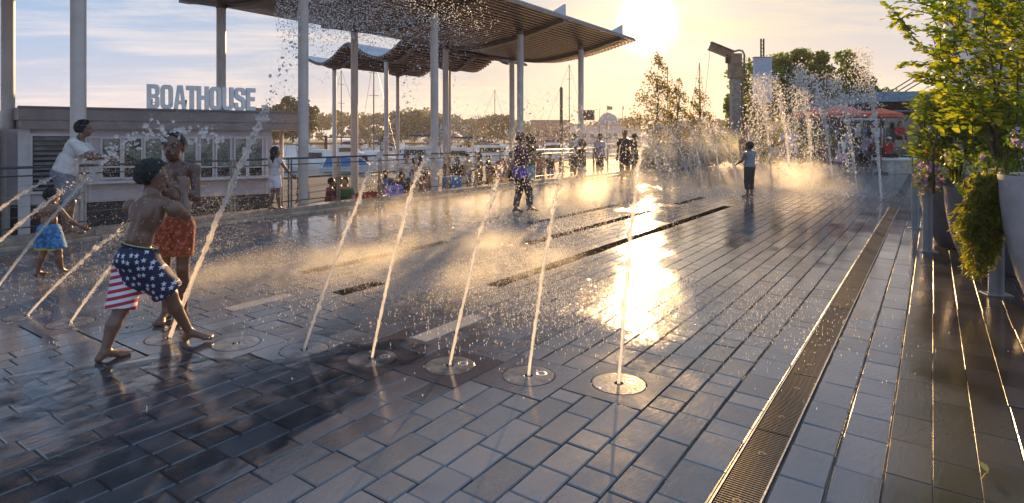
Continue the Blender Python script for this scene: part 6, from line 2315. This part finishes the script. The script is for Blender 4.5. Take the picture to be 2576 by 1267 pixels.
# hanging juniper: sprays tumbling from the back of the largest planter
rng = np.random.default_rng(31)
jb = Vector((P1.x - .35, P1.y + .55, 1.22))
ju = thing('trailing_juniper', 'golden green juniper tumbling down beside the largest planter', 'shrub', jb)
mb = MB()
PP, DD = [], []
ends = [(2412, 566), (2420, 580), (2432, 594), (2446, 530), (2476, 490), (2438, 648), (2452, 676), (2440, 660), (2462, 690), (2484, 672), (2500, 645), (2478, 604), (2502, 566), (2460, 556), (2512, 600), (2494, 522), (2450, 612), (2472, 640), (2510, 500), (2520, 545), (2440, 560), (2458, 580)]
for i in range(240):
    x, y = ends[i % len(ends)]
    e = at(x + rng.normal() * 12, y + rng.normal() * 12, rng.uniform(5.75, 6.15))
    s0 = jb + Vector((rng.normal() * .08, rng.normal() * .08, rng.normal() * .05))
    m_ = s0.lerp(e, .45) + Vector((.03, 0, .05))
    pts = []
    for k in range(9):
        tt = k / 8
        pts.append(s0 * (1 - tt) ** 2 + m_ * 2 * tt * (1 - tt) + e * tt * tt)
    mb.tube([q - jb for q in pts], [.006 - .0006 * k for k in range(9)], 4)
    for k in range(1, 9):
        for _ in range(12):
            q = pts[k - 1].lerp(pts[k], rng.random())
            PP.append(q - jb)
            d = (pts[k] - pts[k - 1]).normalized()
            DD.append(np.array(d) * .7 + rng.normal(size=3) * .6)
PP, DD = np.array([tuple(q) for q in PP]), np.array(DD)
NEED = np.array([(-.07, 0, 0), (.07, 0, 0), (.13, .55, .05), (0, 1.15, 0), (-.13, .55, -.05)])
v, f = batch(NEED, [(0, 1, 2, 3, 4)], PP, frame_from(DD, rng.normal(size=DD.shape)), .062 * rng.uniform(.6, 1.2, len(PP)))
np_obj('foliage', v, f, M['juniper'], ju)
mb.build('stems', M['bark'], ju, True)

lf = thing('fallen_leaf', 'small yellow fallen leaf with thin stem on the brown paving', 'leaf', gp(2486, 1196))
M['leaf_yellow'] = pm('yellow_leaf', (0.62, 0.40, 0.06), .6, bump=.1)
v, f = batch(LEAF_T, LEAF_F, np.array([(0, 0, .012)]), np.array([Matrix.Rotation(.6, 3, 'X').to_3x3()]), np.array([.055]))
np_obj('blade', v, f, M['leaf_yellow'], lf)
MB().tube([(0, 0, .012), (-.03, -.02, .02), (-.075, -.05, .006)], [.0016, .0014, .001], 5).build('stem', M['leaf_yellow'], lf)

# ================================================================== WATER: jets, falling drops, splash, mist
OCT = np.array([(1, 0, 0), (-1, 0, 0), (0, 1, 0), (0, -1, 0), (0, 0, 1), (0, 0, -1)], dtype=float)
OCT_F = [(0, 2, 4), (2, 1, 4), (1, 3, 4), (3, 0, 4), (2, 0, 5), (1, 2, 5), (3, 1, 5), (0, 3, 5)]
ph = (1 + 5 ** .5) / 2
ICO_T = np.array([(-1, ph, 0), (1, ph, 0), (-1, -ph, 0), (1, -ph, 0), (0, -1, ph), (0, 1, ph), (0, -1, -ph), (0, 1, -ph), (ph, 0, -1), (ph, 0, 1), (-ph, 0, -1), (-ph, 0, 1)]) / math.hypot(1, ph)
ICO_F = [(0, 11, 5), (0, 5, 1), (0, 1, 7), (0, 7, 10), (0, 10, 11), (1, 5, 9), (5, 11, 4), (11, 10, 2), (10, 7, 6), (7, 1, 8), (3, 9, 4), (3, 4, 2), (3, 2, 6), (3, 6, 8), (3, 8, 9), (4, 9, 5), (2, 4, 11), (6, 2, 10), (8, 6, 7), (9, 8, 1)]


def drops(pos, size, stretch=1.0):
    n = len(pos)
    s = np.stack([size, size, size * stretch], -1)
    rot = np.broadcast_to(np.eye(3), (n, 3, 3))
    return batch(OCT, OCT_F, pos, rot, s)


def jet(label, base, d, s, c, Lb, r0, nd, seed, dsize=(.003, .009), spread=.055, group='fountain jets', blobs=50, Lend=None, z0=0.0, ribbon=1.0, wob=1.0):
    """d: horizontal unit direction; height over run L is s*L - c*L^2; the stream holds together up to Lb"""
    rng = np.random.default_rng(seed)
    t = thing('water_jet', label, 'water jet', (base.x, base.y, 0), 0, group)
    d = np.array([d.x, d.y, 0])
    sd = np.array([-d[1], d[0], 0])
    Lland = s / c
    Lend = Lend or Lland
    path = lambda L: d[None] * L[:, None] + np.array([0, 0, 1.0])[None] * (z0 + s * L - c * L * L)[:, None]
    # coherent stream with wobble that grows with the run
    n = 130
    Ls = np.linspace(0, Lb, n)
    p = path(Ls)
    q = Ls / Lb
    f1, f2 = rng.uniform(9, 14), rng.uniform(40, 60)
    ph1 = rng.uniform(0, 6, 4)
    arc = np.cumsum(np.r_[0, np.linalg.norm(np.diff(p, axis=0), axis=1)])
    wb = wob * (.0035 * q + .0105 * q ** 2.0)
    p = p + sd[None] * (wb * np.sin(arc * f1 + ph1[0]) + wb * .6 * np.sin(arc * f2 + ph1[1]))[:, None] + d[None] * (wb * np.sin(arc * f1 * .8 + ph1[2]))[:, None]
    rad = r0 * (1 + .55 * q) * (1 + .20 * np.sin(arc * f2 * 1.3 + ph1[3]) * (0.3 + q) + rng.normal(size=n) * .26 * q)
    rad *= 1 + .55 * q * np.sin(arc * 43 + ph1[1]) * np.sin(arc * 17 + ph1[2])
    rad[-3:] *= (.8, .5, .2)
    # ragged skin: every vertex of every ring pushed in or out
    K = 10
    dd = np.gradient(p, axis=0)
    dd /= np.linalg.norm(dd, axis=1)[:, None]
    e2 = np.cross(dd, sd[None])
    th = np.linspace(0, 2 * np.pi, K, endpoint=False)
    rag = 1 + rng.normal(size=(n, K)) * (.10 + .42 * q)[:, None]
    rv = np.maximum(rad, .0015)[:, None] * np.clip(rag, .25, 2.6)
    vv = p[:, None, :] + rv[..., None] * (np.cos(th)[None, :, None] * sd[None, None] + np.sin(th)[None, :, None] * e2[:, None, :])
    fs = [(i * K + k, i * K + (k + 1) % K, (i + 1) * K + (k + 1) % K, (i + 1) * K + k) for i in range(n - 1) for k in range(K)]
    np_obj('stream', vv.reshape(-1, 3), fs, M['water_foam'], t, True)
    mb = MB()     # thinner braid wound round the main stream
    p2 = p + sd[None] * (rad * .8 * np.sin(arc * 14 + 1))[:, None] + d[None] * (rad * .8 * np.cos(arc * 14 + 1))[:, None]
    mb.tube([tuple(x) for x in p2], list(np.maximum(rad * .5, .001)), 6).build('stream_braid', M['water_clear'], t, True)
    # torn lumps of water past the break
    if blobs:
        L = Lb * .93 + (min(Lend, Lb * 1.9) - Lb * .93) * rng.random(blobs) ** 1.6
        pb = path(L)
        k = np.clip((L - Lb * .9) / Lb, 0, 2)[:, None]
        pb += rng.normal(size=(blobs, 3)) * (.012 + spread * 1.3 * k)
        sc = (min(r0, .0135 if r0 < .02 else r0) * rng.uniform(.2, .95, blobs))[:, None] * rng.uniform(.5, 1.5, (blobs, 3)) * np.array([[1, 1, 1.6]]) * ribbon
        v, f = batch(ICO_T, ICO_F, pb, rand_rot(blobs, rng), sc)
        np_obj('torn_water', v, f, M['water_drop'], t, True)['kind'] = 'stuff'
    # drops: thrown off along the flight and raining down below it
    L = Lb * .25 + (Lend - Lb * .25) * rng.random(nd) ** .8
    pd = path(L)
    k = np.clip((L - Lb * .5) / max(Lend - Lb * .5, .1), 0, 1)
    sg = .008 + spread * (.25 + 2.2 * k)
    off = rng.normal(size=(nd, 3)) * sg[:, None]
    fall = rng.random(nd) ** 2.2 * k * np.maximum(pd[:, 2], 0)
    pd = pd + off
    pd[:, 2] -= fall
    ok = pd[:, 2] > .01
    pd = pd[ok]
    size = rng.uniform(dsize[0], dsize[1], len(pd)) * rng.random(len(pd)) ** .6
    v, f = drops(pd, np.maximum(size, dsize[0] * .7), 1.35)
    o = np_obj('drops', v, f, M['water_drop'], t, True)
    o['kind'] = 'stuff'
    return t


def jet_fit(base, q1, q2):
    """parabola over the run through two picture points, flying along the paving courses"""
    out = []
    for (x, y) in (q1, q2):
        xn = (x - CX) / F
        L = (xn * base.y - base.x) / (U.x - xn * U.y)
        Y = base.y + U.y * L
        out.append((L, H - (y - HY) / F * Y))
    (l1, z1), (l2, z2) = out
    c = (z1 / l1 - z2 / l2) / (l2 - l1)
    s = z1 / l1 + c * l1
    if c < .22:
        c = .22
        s = z2 / l2 + c * l2
    return s, c, l2


NEAR = [(0, (1590, 560), (1618, 345), 'at the right end of the near row'), (1, (1365, 690), (1410, 440), 'second from the right in the near row'), (2, (1190, 660), (1250, 450), 'third from the right in the near row'),
        (3, (1005, 590), (1080, 375), 'fourth from the right in the near row'), (4, (845, 650), (955, 380), 'fifth from the right, left of the flooded lid'), (6, (560, 560), (690, 230), 'tallest, shooting up beside the striding boy to the canopy'),
        (8, (265, 690), (330, 610), 'disappearing behind the flag shorts'), (9, (135, 725), (285, 595), 'low and curving at the left, ending near the boy'), (10, (82, 608), (247, 424), 'crossing the small child and the man'),
        (11, (0, 608), (159, 478), 'at the left edge crossing the head of the small child'), (12, (0, 538), (128, 447), 'topmost at the left picture edge')]
for i, q1, q2, say in NEAR:
    b_ = NOZ_P[i]
    s, c, l2 = jet_fit(b_, q1, q2)
    big = i == 6
    Lend = s / c
    jet('near jet ' + say, b_, U, s, c, l2 * (1.0 if not big else .93), .0098 if not big else .016, 3000 if not big else 9000, 100 + i, (.0014, .0046), .045 if not big else .085, blobs=90 if not big else 110,
        Lend=min(Lend, l2 * 3.2), z0=.003)

# far ring of jets, leaning left
FAR = [((2217, 500), (2172, 122), 'closest to the drain, tallest of the far ring'), ((2155, 475), (2098, 190), 'second tallest, left of the drain jet'), ((2095, 458), (2040, 185), 'before the woman in white'), ((2045, 475), (2012, 168), 'straight below the large tree'),
       ((1990, 465), (1944, 190), 'before the lilac visitor'), ((1942, 472), (1908, 196), 'right beside the child in grey'), ((1854, 458), (1800, 318), 'left of the child in grey'), ((1812, 452), (1770, 300), 'small arc left of the hoist'),
       ((1766, 449), (1722, 306), 'arc before the small cypress'), ((1733, 446), (1664, 318), 'long arc before the slim cypress'), ((1698, 449), (1606, 342), 'lowest long arc toward the sun glare'), ((1664, 446), (1600, 338), 'left end of the far ring')]
for i, (b0, tp, say) in enumerate(FAR):
    b_ = gp(*b0)
    L = (b0[0] - tp[0]) / F * b_.y * 1.02
    z = H - (tp[1] - HY) / F * b_.y
    tall = z > 2.6
    s, c = 2 * z / L, z / L / L
    dv = Vector((-1, .12, 0)).normalized()
    jet('far jet ' + say, b_, dv, s, c, L * (.42 if tall else 1.2), .027, 1900 if tall else 520, 200 + i, (.010, .028), .085 if tall else .06, group='far ring of fountain jets', blobs=50, z0=.0, ribbon=1.2)
    nz = thing('fountain_nozzle', 'distant nozzle lid of the far jet ' + say, 'fountain nozzle', (b_.x, b_.y, 0), RZP, 'far ring of nozzle lids')
    MB().lathe([(0, .003), (.15, .003), (.17, 0)], n=20).build('lid', M['cover'], nz, auto=40)
    MB().cyl((0, 0, .003), (0, 0, .012), .03, n=10).build('spout', M['steel'], nz)


def stuff_drops(name, label, pos, size, mat, stretch=1.0, cat='water spray'):
    v, f = drops(pos, size, stretch)
    o = np_obj(name, v, f, mat, None, True)
    tag(o, label, cat, None, 'stuff')
    return o


rng = np.random.default_rng(404)
# drops flung high in front of the canopy by the tallest jet
n = 5200
x = rng.beta(1.3, 2.0, n) * 560 + 690
y = rng.normal(size=n) * 48 + 45 + (x - 900) * .06
Y = rng.uniform(5.9, 7.6, n)
pos = np.stack([(x - CX) / F * Y, Y, H - (y - HY) / F * Y], -1)
stuff_drops('high_spray', 'cloud of glittering drops in front of the canopy underside', pos, rng.uniform(.0026, .0072, n), M['water_drop'], 1.3)
# curtain of falling drops behind the middle of the near row
n = 5200
x = rng.uniform(930, 1700, n)
y = 250 + rng.beta(1.6, 1.6, n) * 330
Y = rng.uniform(6.2, 9.5, n)
pos = np.stack([(x - CX) / F * Y, Y, H - (y - HY) / F * Y], -1)
stuff_drops('falling_spray', 'curtain of sparkling drops falling across the middle of the plaza', pos, rng.uniform(.0030, .0085, n) * rng.random(n) ** .5, M['water_drop'], 1.7)
# splashed drops around the boys
n = 4200
x = rng.uniform(150, 760, n)
y = 300 + rng.beta(1.5, 1.4, n) * 330
Y = rng.uniform(4.2, 7.5, n)
pos = np.stack([(x - CX) / F * Y, Y, H - (y - HY) / F * Y], -1)
stuff_drops('boy_spray', 'scattered drops in the air around the two boys', pos, rng.uniform(.0018, .0052, n) * rng.random(n) ** .5, M['water_drop'], 1.2)
# lumps thrown over the heads of the boys
n = 130
x = rng.uniform(250, 560, n)
y = 330 + 26 * ((x - 430) / 110) ** 2 * (x < 430) + 14 * ((x - 430) / 110) ** 2 * (x >= 430) + rng.normal(size=n) * 12
Y = rng.uniform(5.0, 5.6, n)
pos = np.stack([(x - CX) / F * Y, Y, H - (y - HY) / F * Y], -1)
v, f = batch(ICO_T, ICO_F, pos, rand_rot(n, rng), (rng.uniform(.006, .022, n))[:, None] * rng.uniform(.5, 1.5, (n, 3)))
tag(np_obj('splash_crown', v, f, M['water_foam'], None, True), 'lumps of white water flying over the heads of the boys', 'water splash', None, 'stuff')
# golden rain of the far ring
n = 2000
x = 1880 + rng.beta(1.6, 1.8, n) * 360
y = 175 + rng.beta(1.5, 1.9, n) * 270
Y = rng.uniform(17, 24, n)
pos = np.stack([(x - CX) / F * Y, Y, H - (y - HY) / F * Y], -1)
stuff_drops('golden_rain', 'dense golden rain of drops falling from the far jets', pos, rng.uniform(.011, .030, n) * rng.random(n) ** .3, M['water_drop'], 1.5)
n = 1500
x = 1580 + rng.beta(1.6, 1.8, n) * 330
y = 295 + rng.beta(1.5, 1.5, n) * 150
Y = rng.uniform(18, 26, n)
pos = np.stack([(x - CX) / F * Y, Y, H - (y - HY) / F * Y], -1)
stuff_drops('low_rain', 'fine drops around the low far arcs', pos, rng.uniform(.012, .032, n) * rng.random(n) ** .3, M['water_drop'], 1.5)

# impact splashes standing on the wet stone where the near jets land
n = 24000
k = rng.choice(len(SPLASH), n, p=np.array([2.2, 1.2, 2.0, 2.4, 1.6, 2.0, 1.2, .9, 1.0]) / 14.5)
S_ = np.array(SPLASH)[k]
a = S_[:, 0] + rng.normal(size=n) * S_[:, 2] * .55
b_ = S_[:, 1] + rng.normal(size=n) * S_[:, 3] * .60
w = rng.random(n)
hgt = .003 + .05 * rng.random(n) ** 4
pos = np.stack([U.x * a + V.x * b_, U.y * a + V.y * b_, hgt], -1)
ok = b_ < 10.9
stuff_drops('ground_splash', 'countless tiny splashes jumping from the flooded paving', pos[ok], (rng.uniform(.0012, .0042, n) * (1 + (a > 9) * 1.3))[ok], M['water_drop'], 2.6, 'water splash')
# short upright spikes thrown up by drops
n = 9000
k = rng.choice(len(SPLASH), n, p=np.array([2.2, 1.2, 2.0, 2.4, 1.6, 2.0, 1.2, .9, 1.0]) / 14.5)
S_ = np.array(SPLASH)[k]
a = S_[:, 0] + rng.normal(size=n) * S_[:, 2] * .55
b_ = S_[:, 1] + rng.normal(size=n) * S_[:, 3] * .60
hh = rng.uniform(.006, .030, n)
pos = np.stack([U.x * a + V.x * b_, U.y * a + V.y * b_, hh * .9], -1)
ok = b_ < 10.9
v, f = batch(OCT, OCT_F, pos[ok], np.broadcast_to(np.eye(3), (ok.sum(), 3, 3)), np.stack([hh * .10, hh * .10, hh], -1)[ok])
tag(np_obj('splash_spikes', v, f, M['water_clear'], None, True), 'short spikes of water leaping where drops hit the paving', 'water splash', None, 'stuff')


# ------------------------------------------------------------------ fine mist hanging over the fountains (real scattering volumes)
def vol_mat(name, density, col=(1, 1, 1), an=0.55):
    m = bpy.data.materials.new(name)
    m.use_nodes = True
    t = NT(m.node_tree)
    t.n.remove(t.n['Principled BSDF'])
    v = t.new('ShaderNodeVolumePrincipled')
    v.inputs['Color'].default_value = (*col, 1)
    v.inputs['Density'].default_value = density
    v.inputs['Anisotropy'].default_value = an
    t.l.new(v.outputs[0], t.n['Material Output'].inputs['Volume'])
    return m


def mist_mat(density, r):
    m = vol_mat('mist_volume', density)
    t = NT(m.node_tree)
    vn = [q for q in t.n if q.type == 'PRINCIPLED_VOLUME'][0]
    tc = t.new('ShaderNodeTexCoord')
    q = t.vmath('LENGTH', t.mapping(tc.outputs['Object'], scale=tuple(1 / k for k in r)))
    fall = t.ramp(q, 0.15, 1.0, 1.0, 0.0)
    nz = t.ramp(t.noise(t.mapping(tc.outputs['Object'], scale=(1, 1, 1.3)), 1.1 / max(.4, min(r)), 6, 0.68, 0.8), 0.38, 0.66, 0.0, 2.2)
    t.put(vn.inputs['Density'], t.math('MULTIPLY', t.math('MULTIPLY', fall, nz), density * 1.7))
    return m


def mist(label, c, r, density, rz=0.0):
    o = MB().ell((0, 0, 0), r, 28, 14).build('mist', mist_mat(density, r), None, True)
    o.location = c
    o.rotation_euler = (0, 0, rz)
    tag(o, label, 'mist', None, 'stuff')


MIST = [('low golden mist around the bases of the tall far jets', (1985, 470), (5.0, 4.0, .9), .13, .2), ('bright mist over the low far arcs', (1720, 440), (5.0, 4.0, 1.6), .06, .8), ('fine mist hanging in the tall far jets', (2030, 440), (3.6, 2.6, 3.0), .012, 1.9),
        ('low band of spray on the paving behind the second boy', (700, 690), (2.2, .9, .28), .26, .05), ('low band of spray in the middle of the plaza', (1080, 650), (3.0, 1.2, .30), .22, .06), ('spray over the flooded paving left of centre', (1280, 690), (2.0, .8, .24), .20, .04), ('spray around the soaked figure', (1380, 520), (3.2, 2.0, .55), .20, .1), ('golden spray around the figures near the sun glare', (1560, 500), (4.0, 2.6, .8), .13, .2), ('spray along the ledge by the double column', (1080, 540), (3.6, 1.4, .45), .12, .1)]
for say, q, r, dn, z in MIST:
    p = gp(*q)
    mist(say, (p.x, p.y, z), r, dn, RZP)

# ------------------------------------------------------------------ evening haze over the whole place
hz = MB().box((0, 160, 14.5), (2200, 960, 34)).build('haze', vol_mat('haze_air', 0.00045, (1.0, 0.97, 0.93), 0.35))
hz['kind'] = 'stuff'
hz['label'] = 'thin warm evening haze in the air'
hz['category'] = 'haze'
